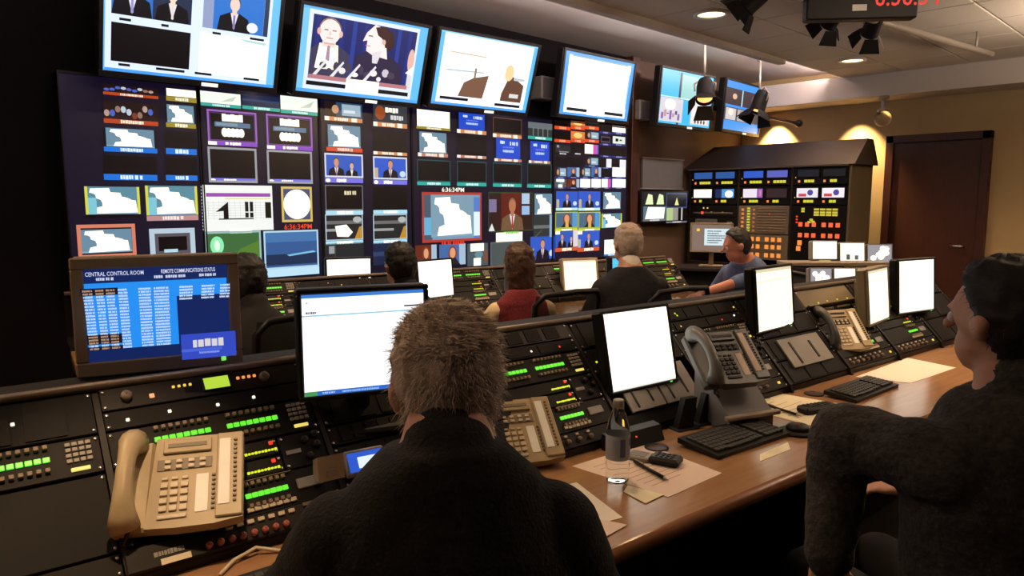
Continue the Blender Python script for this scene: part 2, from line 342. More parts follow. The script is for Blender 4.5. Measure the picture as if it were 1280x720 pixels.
def tile(parent, k, x0, y0, x1, y1, bf, b):
    """one picture window of a split screen; the parent's x and y run along and up the wall"""
    c = MB(); w = x1-x0; H = y1-y0; h = H*(1-bf); y = y0+H*bf
    c.q(x0, y0, x1, y1, BLK)
    if b in BARS:
        bc, tc = BARS[b]; bh = H*bf*.92
        c.q(x0, y0, x1, y0+bh, bc)
        if b == 'pu': c.q(x0+.0*w, y0+bh*.05, x0+.17*w, y0+bh*.95, WHT); c.scrib(x0+.34*w, y0+bh*.1, x0+.68*w, bh*.8, WHT)
        elif b in ('vi',): c.disc(x0+.08*w, y0+bh*.45, .06*w, bh*.4, WHT); c.scrib(x0+.3*w, y0+bh*.1, x0+.55*w, bh*.75, tc)
        elif b in ('ow', 'rw'): c.q(x0, y0, x0+.12*w, y0+bh, tc); c.scrib(x0+.25*w, y0+bh*.1, x0+.62*w, bh*.8, tc); c.q(x0+.7*w, y0, x0+.85*w, y0+bh, tc)
        else: c.scrib(x0+.3*w, y0+bh*.12, x0+.72*w, bh*.76, tc)
    rr = random.Random(int((x0+y0)*1000))
    if k in ('map',): d_map(c, x0+.05*w, y, w*.9, h)
    elif k == 'map2':
        d_map(c, x0, y, w, h, (.36, .55, .62)); c.q(x0, y, x0+.05*w, y0+H, (.85, .85, .3)); c.q(x1-.05*w, y, x1, y0+H, (.85, .85, .3)); c.q(x0+.05*w, y, x0+.2*w, y+h*.6, (.5, .78, .85))
    elif k == 'white': c.q(x0+.02*w, y, x1-.02*w, y0+H, WHT)
    elif k == 'cream': c.q(x0, y, x1, y0+H, (.98, 1.0, .96)); c.pl([(x0+.5*w, y+.2*h), (x0+.9*w, y+.8*h), (x0+.8*w, y+.3*h)], (.8, .85, .78))
    elif k == 'navy': c.q(x0, y, x1, y0+H, (.12, .16, .28)); c.q(x0, y+.4*h, x1, y+.6*h, (.2, .26, .4))
    elif k == 'mix':
        c.q(x0, y, x1, y0+H, (.16, .10, .10))
        for i in range(9):
            a, b2 = x0+w*(.06+.1*i), y+h*rr.uniform(.2, .7); c.disc(a, b2, .05*w, .2*h, rr.choice([(.72, .6, .55), (.3, .4, .75), (.5, .25, .18), (.75, .8, .85), (.6, .45, .4)]), 8)
    elif k == 'orfr': c.q(x0, y0, x1, y1, (.1, .1, .12)); d_map(c, x0+.05*w, y0+.15*H, w*.88, H*.7); frame(c, x0, y0, x1, y1, .02, (.85, .5, .4))
    elif k == 'wfr': frame(c, x0, y0, x1, y1, .03, (.72, .8, .86)); frame(c, x0+.03, y0+.03, x1-.03, y1-.03, .02, (.35, .33, .36)); c.q(x0+.3*w, y0+.04, x0+.6*w, y0+.06, (.7, .85, .9))
    elif k == 'pur':
        frame(c, x0, y0+.1*H, x1, y1, .012, (.6, .4, .72)); frame(c, x0+.014, y0+.12*H, x1-.014, y1-.016, .006, (.32, .2, .4))
        c.q(x0+.14*w, y+.44*h, x1-.14*w, y+.60*h, (.36, .46, .58)); c.q(x0+.17*w, y+.48*h, x1-.4*w, y+.58*h, (.5, .6, .66))
        for i in range(5): c.q(x0+w*(.29+.085*i), y+h*(.63), x0+w*(.37+.085*i), y+h*(.88-.02*(i % 2)), WHT)
        c.q(x0+.29*w, y+.66*h, x0+.71*w, y+.8*h, WHT)
        for i in range(5): c.disc(x0+w*(.33+.085*i), y+h*.255, .062*w, .155*h, WHT, 12)
        c.q(x0+.33*w, y+.12*h, x0+.67*w, y+.38*h, WHT)
    elif k == 'gfr': frame(c, x0, y0, x1, y1, .014, (.62, .62, .64))
    elif k == 'sched':
        c.q(x0, y0, x1, y1, (.97, .98, .96)); c.q(x0+.04*w, y0+.75*H, x1-.03*w, y0+.83*H, (.62, .32, .68)); c.q(x0+.3*w, y0+.7*H, x1-.03*w, y0+.72*H, (.9, .85, .5))
        for i in range(7): c.q(x0+.04*w, y0+(.28+.055*i)*H, x1-.04*w, y0+(.286+.055*i)*H, (.74, .78, .78))
        for i in range(12): c.q(x0+(.06+.075*i)*w, y0+.26*H, x0+(.064+.075*i)*w, y0+.66*H, (.78, .8, .8))
        c.pl([(x0+.16*w, y0+.42*H), (x0+.34*w, y0+.64*H), (x0+.34*w, y0+.26*H), (x0+.27*w, y0+.26*H), (x0+.27*w, y0+.44*H)], (.08, .08, .08))
        c.q(x0+.20*w, y0+.25*H, x0+.70*w, y0+.275*H, (.2, .22, .25))
        for a in (.58, .65): c.q(x0+a*w, y0+.42*H, x0+(a+.05)*w, y0+.64*H, (.12, .12, .12)); c.q(x0+a*w, y0+.29*H, x0+(a+.05)*w, y0+.40*H, (.1, .1, .1))
        c.q(x0+.88*w, y0+.27*H, x0+.97*w, y0+.63*H, (.10, .09, .07))
        for i in range(14): c.q(x0-.012, y0+H*(.03+.07*i), x0, y0+H*(.065+.07*i), (.9, .95, .98))
    elif k == 'gold':
        c.q(x0, y0, x1, y1, (.30, .32, .46)); frame(c, x0, y0, x1, y1, .016, (.85, .74, .38)); c.disc((x0+x1)/2, (y0+y1)/2, .44*w, .42*H, WHT, 28)
    elif k == 'rtime': c.lay = 0; c.v = []; c.f = []; c.c = []; c.txt('6:36:34PM', x0, y0+.15*H, H*.7, (.95, .32, .2), w)
    elif k == 'wtime': c.v = []; c.f = []; c.c = []; c.txt('6:36:34PM', x0, y0+.15*H, H*.7, WHT, w)
    elif k == 'rtxt': c.v = []; c.f = []; c.c = []; c.scrib(x0, y0, x0+.4*w, H*.8, (.9, .22, .12)); c.scrib(x0+.47*w, y0, x1, H*.8, (.9, .22, .12))
    elif k == 'gtxt': c.v = []; c.f = []; c.c = []; c.scrib(x0, y0, x1, H*.85, (.45, .85, .25))
    elif k == 'lab': c.q(x0, y0, x1, y1, WHT)
    elif k == 'green':
        c.q(x0, y0, x1, y1, (.25, .42, .24)); c.pl([(x0+.3*w, y0), (x0+.6*w, y0+.6*H), (x1, y0+.8*H), (x1, y0)], (.34, .50, .2)); c.disc(x0+.2*w, y0+.7*H, .12*w, .2*H, (.55, .95, .7)); c.disc(x0+.2*w, y0+.7*H, .05*w, .12*H, (.9, 1, .9)); frame(c, x0, y0, x1, y1, .012, (.6, .75, .75))
    elif k == 'bluew':
        c.q(x0, y, x1, y0+H, (.22, .36, .58)); c.q(x0, y+.1*h, x1, y+.38*h, (.13, .2, .32)); c.pl([(x0+.4*w, y+.36*h), (x0+.9*w, y+.44*h), (x0+.95*w, y+.40*h), (x0+.45*w, y+.32*h)], (.5, .75, .9)); c.q(x0, y+.7*h, x1, y0+H, (.28, .46, .68)); frame(c, x0, y, x1, y1, .012, (.7, .85, .92)); c.q(x0, y0, x1, y, (.75, .9, .98))
    elif k == 'photo': c.q(x0, y, x1, y0+H, (.2, .3, .4)); c.q(x0, y, x0+.3*w, y0+H, (.16, .12, .12)); c.disc(x0+.28*w, y+.5*h, .09*w, .3*h, (.8, .6, .45)); c.q(x0+.45*w, y+.1*h, x1-.05*w, y+.9*h, (.62, .72, .78)); c.q(x0+.5*w, y+.3*h, x1-.2*w, y+.5*h, (.85, .9, .95))
    elif k == 'oldie': c.q(x0, y, x1, y0+H, (.2, .22, .26)); c.disc(x0+.2*w, y+.5*h, .15*w, .4*h, (.6, .3, .15)); c.scrib(x0+.35*w, y+.55*h, x0+.75*w, h*.3, WHT); c.scrib(x0+.5*w, y+.15*h, x0+.9*w, h*.28, (.85, .85, .85))
    elif k == 'men2':
        c.q(x0, y, x1, y0+H, (.2, .36, .75)); d_man(c, x0, y, w*.6, h, None, SUIT, SKN, .5, (.6, .4, .55), .95); d_man(c, x0+.45*w, y, w*.55, h, None, (.08, .07, .08), (.85, .68, .6), .45, (.9, .9, .9), .75, (.1, .08, .07))
        if b == 'vi': frame(c, x0, y, x1, y1, .012, (.85, .87, .9))
        if b == 'rw2': c.q(x0, y+.8*h, x0+.2*w, y1, WHT); c.q(x1-.22*w, y, x1, y1, (.9, .85, .85))
    elif k == 'man':
        d_man(c, x0, y, w, h, (.2, .36, .8)); c.q(x0+.02*w, y, x0+.14*w, y+.5*h, (.75, .7, .6)); c.disc(x1-.14*w, y+.25*h, .09*w, .14*h, (.8, .88, .95))
        if b == 'vi': frame(c, x0, y, x1, y1, .012, (.85, .87, .9))
        if b == 'rw2': c.q(x0, y+.8*h, x0+.2*w, y1, WHT)
    elif k == 'blkt': c.scrib(x0+.5*w, y+.6*h, x0+.82*w, h*.18, (.9, .85, .7)); frame(c, x0, y, x1, y1, .006, (.5, .5, .52))
    elif k in ('road1', 'road2'):
        c.q(x0, y, x1, y0+H, (.16, .16, .17)); c.q(x0, y+.62*h, x1, y+.75*h, (.42, .42, .42)); c.q(x0, y+.35*h, x0+.6*w, y+.45*h, (.6, .62, .6)); c.pl([(x0+.75*w, y), (x1, y), (x1, y+.55*h), (x0+.9*w, y+.5*h)], (.75, .55, .2)); c.disc(x0+.85*w, y+.78*h, .12*w, .12*h, (.7, .72, .7))
        if k == 'road1': c.pl([(x0+.25*w, y+.55*h), (x0+.55*w, y+.6*h), (x0+.72*w, y+.3*h), (x0+.6*w, y+.12*h), (x0+.3*w, y+.15*h)], WHT)
        c.q(x0, y+h, x1, y+h*1.0, WHT); frame(c, x0, y, x1, y1, .008, (.7, .8, .85))
    elif k == 'gray': c.q(x0, y, x1, y1, (.16, .17, .18)); c.q(x0+.25*w, y+.2*h, x0+.27*w, y1, (.3, .3, .3)); c.q(x0+.1*w, y+.6*h, x0+.24*w, y+.9*h, (.6, .62, .62)); c.scrib(x0+.25*w, y+.04*h, x0+.85*w, h*.14, (.6, .6, .6))
    elif k == 'bluet': c.q(x0+.06*w, y, x1-.06*w, y1, (.14, .30, .80)); c.scrib(x0+.3*w, y+.3*h, x0+.7*w, h*.14, (.75, .85, 1)); c.scrib(x0+.2*w, y+.72*h, x0+.36*w, h*.16, (.9, .95, 1)); c.scrib(x0+.55*w, y+.66*h, x0+.85*w, h*.2, (.85, .9, 1)); c.scrib(x0+.3*w, y+.52*h, x0+.7*w, h*.08, (.45, .5, .95))
    elif k == 'blkf': frame(c, x0, y, x1, y1, .007, (.45, .3, .2))
    elif k == 'blkg': frame(c, x0, y, x1, y1, .007, (.16, .36, .36))
    elif k == 'grayw': c.q(x0, y+.55*h, x1, y1, (.42, .45, .46)); c.q(x0, y, x1, y+.55*h, (.2, .22, .22)); [c.q(x0+(.2+.2*i)*w, y, x0+(.22+.2*i)*w, y+.6*h, (.6, .62, .62)) for i in range(4)]
    elif k == 'dark': c.q(x0, y, x1, y1, (.2, .22, .22)); c.q(x0, y+.4*h, x1, y+.55*h, (.42, .44, .44)); c.q(x1-.18*w, y, x1, y1, (.55, .68, .8)); c.pl([(x0, y), (x0+.5*w, y+.4*h), (x0+.1*w, y)], (.35, .36, .36))
    elif k == 'big':
        t = .02; c.q(x0, y0, x1, y1, (.48, .60, .70)); c.q(x0, y0, x0+.16*w, y1, (.3, .36, .42)); c.q(x0, y0+.15*H, x0+.15*w, y0+.5*H, (.4, .7, .85)); d_map(c, x0+.14*w, y0+.1*H, w*.72, H*.85, (.50, .62, .70))
        c.q(x0+.86*w, y0+.05*H, x1, y1-.1*H, (.35, .5, .8)); c.q(x0+.86*w, y0+.1*H, x1-.02, y0+.6*H, (.9, .97, 1)); frame(c, x0, y0, x1, y1, t, (.72, .24, .2))
    elif k == 'news':
        c.q(x0, y0, x1, y1, (.2, .12, .12)); c.q(x0+.28*w, y0, x0+.72*w, y1, (.38, .14, .10)); c.q(x0+.02*w, y0+.5*H, x0+.18*w, y0+.82*H, (.5, .45, .6)); c.q(x0+.74*w, y0+.7*H, x0+.92*w, y0+.98*H, (.7, .8, .9)); c.q(x0+.74*w, y0+.42*H, x0+.92*w, y0+.65*H, (.6, .75, .9)); c.pl([(x0, y0+.02*H), (x0+.08*w, y0+.22*H), (x0+.14*w, y0+.02*H)], (.9, .9, .9))
        d_man(c, x0+.1*w, y0, w*.85, H*.98, None, (.45, .34, .24), (.72, .46, .33), .5, (.7, .2, .2), 1.0, (.5, .38, .3)); frame(c, x0, y0, x1, y1, .009, (.2, .3, .16))
    elif k in ('womr', 'womb', 'wom'):
        bg = {'womr': (.42, .18, .12), 'womb': (.28, .42, .66), 'wom': (.3, .42, .52)}[k]; c.q(x0, y, x1, y1, bg); c.q(x1-.25*w, y, x1, y1, (.65, .75, .85) if k != 'wom' else (.35, .6, .8))
        c.disc(x0+.5*w, y+.55*h, .17*w, .36*h, (.5, .28, .16)); c.pl([(x0+.22*w, y), (x0+.8*w, y), (x0+.6*w, y+.35*h), (x0+.4*w, y+.35*h)], (.15, .14, .16)); c.disc(x0+.5*w, y+.58*h, .11*w, .25*h, (.9, .62, .48)); 
        if k == 'wom': c.q(x0+.44*w, y, x0+.58*w, y+.5*h, (.9, .68, .35)); frame(c, x0, y, x1, y1, .009, (.72, .78, .25))
    elif k == 'whit2': c.q(x0, y, x1, y1, (.3, .35, .38)); c.q(x0+.15*w, y+.65*h, x1-.2*w, y1, WHT); c.q(x0+.3*w, y, x0+.65*w, y+.35*h, WHT); c.disc(x0+.55*w, y+.5*h, .2*w, .15*h, (.4, .55, .6)); c.disc(x1-.12*w, y+.4*h, .1*w, .3*h, (.5, .3, .2))
    elif k == 'whit3': c.q(x0, y, x1, y1, (.35, .45, .5)); c.pl([(x0+.08*w, y), (x1-.1*w, y), (x1-.05*w, y+.9*h), (x0+.2*w, y+.95*h)], WHT)
    elif k == 'grgr': c.q(x0, y, x1, y1, (.30, .34, .34)); frame(c, x0, y, x1, y1, .01, (.4, .43, .43))
    elif k == 'orange': c.q(x0, y, x1, y1, (.9, .5, .25)); c.disc(x0+.5*w, y+.5*h, .3*w, .35*h, (1, .85, .5))
    elif k == 'box': frame(c, x0+.1*w, y+.1*h, x1-.1*w, y1-.1*h, .012, (.36, .3, .4))
    elif k == 'whbox': c.q(x0+.05*w, y, x1-.05*w, y1, (.9, .95, .9)); c.q(x0+.25*w, y+.3*h, x0+.45*w, y+.7*h, (.05, .05, .06)); c.q(x0+.55*w, y+.4*h, x0+.7*w, y+.6*h, (.1, .1, .1))
    elif k == 'magen': c.q(x0, y, x0+.6*w, y1, WHT); c.q(x0+.6*w, y, x0+.9*w, y1, (.85, .35, .7)); c.q(x0+.9*w, y, x1, y1, (.3, .4, .85))
    elif k == 'halfw': c.q(x0+.55*w, y, x1, y1, (.95, .96, .98))
    elif k == 'yel2': c.q(x0, y, x1, y1, (.12, .10, .10)); [c.pl([(x0+a*w, y+.1*h), (x0+(a+.34)*w, y+.1*h), (x0+(a+.3)*w, y+.8*h), (x0+(a+.12)*w, y+.9*h)], (.92, 1, .75)) for a in (.1, .58)]
    elif k == 'dkblue': c.q(x0, y, x1, y1, (.11, .10, .16)); frame(c, x0, y, x1, y1, .015, (.25, .32, .5)); c.pl([(x0+.4*w, y+.2*h), (x0+.6*w, y+.2*h), (x0+.5*w, y+.7*h)], (.95, .95, .6))
    elif k == 'half3': c.q(x0, y, x0+.3*w, y1, (.7, .8, .55)); c.q(x0+.3*w, y, x0+.55*w, y1, (.6, .58, .55)); c.q(x0+.7*w, y, x0+.76*w, y1, (.8, .8, .75))
    return c.build('picture_tile', GLOW, parent)

# ---------------------------------------------------------------- the video wall: five split screens side by side and a small one on the wall
TILES_A=[('mix',1.243,2.073,1.538,2.133,0.3,'or'),('mix',1.237,1.915,1.529,2.040,0.22,'or'),('map',1.228,1.755,1.515,1.889,0.22,'bl'),
 ('blk',1.218,1.594,1.506,1.733,0.27,'bl'),('map2',1.114,1.381,1.401,1.556,0.1,''),('orfr',1.061,1.151,1.365,1.342,0,''),
 ('white',1.582,2.070,1.761,2.143,0.4,'ol'),('map',1.573,1.915,1.748,2.049,0.22,'ol'),('blk',1.564,1.755,1.745,1.893,0.28,'bl'),
 ('blk',1.555,1.598,1.741,1.737,0.25,'bl'),('map2',1.433,1.356,1.734,1.565,0.16,'pk'),('wfr',1.441,1.123,1.707,1.309,0,'')]
TILES_B=[('cream',1.779,2.060,2.037,2.149,0.22,'te'),('navy',2.047,2.062,2.304,2.156,0.25,'te'),('cream',2.309,2.058,2.581,2.172,0.2,'te'),
 ('pur',1.818,1.823,2.138,2.042,0.16,'pu'),('pur',2.203,1.816,2.535,2.044,0.16,'pu'),('gfr',1.811,1.590,2.128,1.812,0.14,'vi'),
 ('gfr',2.198,1.591,2.527,1.811,0.14,'vi'),('sched',1.769,1.282,2.226,1.574,0,''),('gold',2.289,1.330,2.517,1.571,0,''),
 ('rtime',2.302,1.274,2.509,1.324,0,''),('lab',1.927,1.266,2.075,1.296,0,''),('green',1.769,0.986,2.134,1.280,0,''),
 ('bluew',2.152,0.962,2.554,1.274,0.17,'lb')]
TILES_C=[('photo',2.634,2.035,2.941,2.166,0.24,'ow'),('oldie',3.034,2.022,3.339,2.186,0.22,'ow'),('map',2.641,1.823,2.935,2.008,0.17,'rd'),
 ('blk',3.029,1.816,3.334,1.995,0.14,'ow'),('men2',2.622,1.603,2.935,1.809,0.18,'vi'),('man',3.023,1.597,3.330,1.803,0.18,'vi'),
 ('blkt',2.620,1.374,2.928,1.586,0.16,'lb'),('blk',3.017,1.375,3.325,1.580,0.16,'lb'),('road1',2.613,1.162,2.922,1.379,0.13,'lb'),
 ('road2',3.011,1.152,3.320,1.373,0.13,'lb'),('gray',2.605,0.989,2.924,1.170,0,''),('navy',3.006,0.990,3.317,1.159,0,'')]
TILES_D=[('white',3.425,2.031,3.765,2.179,0.13,'ol'),('bluet',3.834,2.024,4.156,2.189,0.2,'ow'),('blkf',4.231,2.014,4.576,2.182,0.2,'ow'),
 ('grayw',4.656,2.023,4.972,2.173,0.2,'te'),('map',3.437,1.820,3.737,2.010,0.16,'rw'),('blk',3.832,1.824,4.155,2.004,0.14,'rw'),
 ('bluet',4.248,1.812,4.577,2.009,0.13,'rw'),('bluet',4.667,1.811,4.952,2.006,0.13,'rw'),('blkg',3.425,1.596,3.759,1.795,0.15,'te'),
 ('blkg',3.829,1.595,4.154,1.798,0.15,'te'),('blkg',4.229,1.593,4.577,1.799,0.15,'te'),('blkg',4.647,1.591,4.965,1.807,0.15,'te'),
 ('wtime',3.668,1.539,3.904,1.589,0,''),('big',3.467,1.141,4.096,1.542,0,''),('rtxt',3.662,1.115,3.908,1.164,0,''),
 ('news',4.172,1.204,4.722,1.548,0,''),('gtxt',4.360,1.181,4.548,1.222,0,''),('lab',4.264,1.115,4.588,1.197,0,''),
 ('map',4.731,1.346,4.990,1.538,0,''),('dark',4.732,1.137,4.992,1.342,0,''),('man',4.691,0.932,5.016,1.147,0,''),
 ('womr',3.396,0.959,3.609,1.124,0,''),('womb',3.636,0.946,3.915,1.120,0,''),('whit2',3.934,0.924,4.169,1.114,0,''),
 ('grgr',4.198,0.904,4.609,1.116,0,'')]
TILES_E=[('blk',5.003,2.133,5.227,2.206,0.45,'re'),('blk',5.004,2.015,5.229,2.115,0.3,'re'),('orange',5.231,2.147,5.437,2.223,0.45,'re'),
 ('orange',5.233,2.026,5.439,2.130,0.3,'re'),('blk',5.435,2.161,5.651,2.238,0.45,'re'),('photo',5.437,2.037,5.654,2.143,0.3,'re'),
 ('blk',5.662,2.135,5.846,2.224,0.25,'na'),('white',5.857,2.141,6.084,2.222,0.25,'na'),('box',5.664,2.020,5.849,2.116,0.22,'na'),
 ('whbox',5.860,2.028,6.087,2.120,0.22,'na'),('gray',5.016,1.903,5.230,1.996,0.2,'wt'),('blk',5.240,1.911,5.429,2.008,0.2,'wt'),
 ('magen',5.439,1.912,5.649,2.018,0.15,''),('blk',5.672,1.905,5.853,1.999,0.2,'na'),('blk',5.863,1.906,6.091,2.001,0.2,'na'),
 ('blk',5.017,1.797,5.209,1.879,0,''),('blk',5.219,1.803,5.407,1.887,0,''),('photo',5.442,1.803,5.651,1.896,0.15,'na'),
 ('halfw',5.674,1.793,5.856,1.890,0.12,'na'),('halfw',5.866,1.792,6.095,1.890,0.12,'na'),('photo',5.007,1.683,5.176,1.783,0.13,'na'),
 ('womb',5.186,1.687,5.362,1.789,0.13,'na'),('photo',5.372,1.691,5.530,1.794,0.13,'na'),('womb',5.540,1.694,5.692,1.800,0.13,'na'),
 ('blk',5.702,1.697,5.858,1.805,0.13,'na'),('white',5.868,1.702,6.098,1.810,0.13,'na'),('whit2',5.008,1.586,5.178,1.676,0.13,'na'),
 ('womr',5.188,1.588,5.364,1.680,0.13,'na'),('white',5.374,1.589,5.532,1.684,0.13,'na'),('white',5.543,1.591,5.694,1.687,0.13,'na'),
 ('magen',5.704,1.593,5.861,1.690,0.13,'na'),('white',5.871,1.595,6.101,1.694,0.13,'na'),('man',5.032,1.380,5.344,1.562,0.16,'tw'),
 ('man',5.352,1.376,5.686,1.565,0.16,'tw'),('wom',5.023,1.186,5.347,1.368,0.14,'ye'),('wom',5.356,1.176,5.691,1.364,0.14,'ye'),
 ('men2',5.025,0.991,5.350,1.188,0.2,'rw2'),('man',5.347,0.975,5.683,1.179,0.2,'rw2'),('map',5.720,1.389,6.039,1.560,0,''),
 ('map2',5.713,1.199,6.045,1.344,0,''),('white',5.758,0.910,6.000,1.077,0.12,'bl')]
TILES_F=[('yel2',6.411,1.418,6.837,1.561,0,''),('dkblue',6.846,1.388,7.267,1.559,0,''),('whit3',6.417,1.241,6.845,1.412,0.2,'gy'),
 ('half3',6.854,1.223,7.276,1.392,0.12,'gy')]
def display(x0, x1, z0, z1, tiles, label, back=NAVY, by=.035):
    t = thing('split_screen', label, 'screen', ((x0+x1)/2, 4.6, z0), (R(90), 0, 0), 'split screens of the video wall')
    xc = (x0+x1)/2; H = z1-z0; W = (x1-x0)/2
    MB().box(-W, W, 0, H, -.098, -.004, .004).build('housing', M['black'], t)
    MB().box(-W, W, 0, .012, -.004, .006).box(-W, W, H-.012, H, -.004, .006).box(-W, -W+.008, .012, H-.012, -.004, .006).box(W-.008, W, .012, H-.012, -.004, .006).build('bezel', M['black'], t)
    MB().add([(-W+.008, .012, -.003), (W-.008, .012, -.003), (W-.008, H-.012, -.003), (-W+.008, H-.012, -.003)], [(0, 1, 2, 3)], back).build('screen', GLOW, t)
    for k, a, b, c_, d_, bf, bar in tiles: tile(t, k, a-xc, b-z0, c_-xc, d_-z0, bf, bar)
    return t
display(1.02, 1.768, .93, 2.18, TILES_A, 'split screen wall section with orange, olive and blue captions, above beige monitor')
display(1.774, 2.592, .93, 2.19, TILES_B, 'split screen wall section with purple framed tiles and a gold framed white disc')
display(2.594, 3.378, .91, 2.22, TILES_C, 'split screen wall section of two columns with news presenters and road views')
display(3.38, 4.985, .90, 2.22, TILES_D, 'wide split screen wall section with red framed map and man in tan suit')
display(4.990, 6.13, .90, 2.22, TILES_E, 'split screen wall section of many tiny tiles beside the wooden post')
display(6.37, 7.28, 1.24, 1.58, TILES_F, 'small four way split screen on the brown wall below a grey board', (.10, .10, .14))
t = thing('blank_board', 'blank grey board on brown wall above a small split screen', 'board', (6.90, 4.70, 1.60), (R(90), 0, 0))
MB().box(-.39, .39, 0, .33, -.01, .02, .004).build('panel', M['lab'], t); MB().box(-.40, .40, -.004, .008, -.01, .03, .002).box(-.40, .40, .33, .342, -.01, .03, .002).build('edge_strip', M['steel'], t)
for i, (x, z, l) in enumerate(((4.86, 2.47, 'small pale loudspeaker in gap between third and fourth overhead screens'), (6.33, 2.40, 'small pale loudspeaker in gap between fourth and fifth overhead screens'))):
    t = thing('wall_speaker', l, 'loudspeaker', (x, 4.60, z-.09), (0, 0, 0), 'pale loudspeakers between overhead screens')
    MB().box(-.09, .09, -.06, .10, 0, .2, .008).build('cabinet', M['grey'], t); MB().box(-.075, .075, -.065, -.06, .015, .185).build('grille', M['lab'], t)

# ---------------------------------------------------------------- six overhead screens, tipped towards the desks
def o_quad(c, w, h):
    c.q(-w/2, -h/2, w/2, h/2, (.92, .98, 1.05)); c.q(w*.45, -h/2, w/2, h/2, (.45, .80, 1.0)); c.q(-w/2, -h/2, w/2, -h*.47, (.3, .65, 1.0))
    c.q(-w/2, -h/2, -w*.49, h/2, (.4, .75, 1.0))
    a, b, d_, e = -w*.46, -w*.035, h*.06, h*.47
    c.q(a, d_, b, e, (.15, .2, .35)); d_man(c, a, d_, (b-a)*.55, (e-d_), (.2, .45, .8), (.07, .07, .09), (.98, .88, .8), .45, (.6, .6, .85), 1.1); d_man(c, a+(b-a)*.5, d_, (b-a)*.5, (e-d_)*.9, (.15, .2, .3), (.06, .06, .07), (1, .9, .8), .5, (.95, .9, .9), 1.1, (.2, .13, .1))
    d_man(c, w*.03, d_, w*.37, e-d_, (.2, .48, .85), (.07, .07, .09), (.98, .86, .8), .5, (.55, .5, .75), 1.05); c.q(w*.03, d_, w*.09, e, (.6, .65, .8)); c.disc(w*.33, h*.13, w*.035, h*.055, (.95, .97, 1)); c.q(w*.40, d_, w*.43, e, (.2, .25, .35))
    c.q(a, -h*.40, b, h*-.02, (.07, .05, .06)); c.q(w*.02, -h*.42, w*.44, h*.01, (1.15, 1.15, 1.12)); c.pl([(w*.25, h*.0), (w*.43, -h*.01), (w*.42, -h*.04), (w*.3, -h*.03)], (.75, .9, .9))
    for x0, x1, y in ((-.42, -.36, .0), (-.2, -.16, .0), (.09, .14, -.0), (.32, .41, -.0), (-.42, -.36, -.445), (-.22, -.06, -.445), (.0, .1, -.445), (.3, .4, -.445)): c.q(w*x0, h*(y+.005), w*x1, h*(y+.03), (.08, .09, .12))
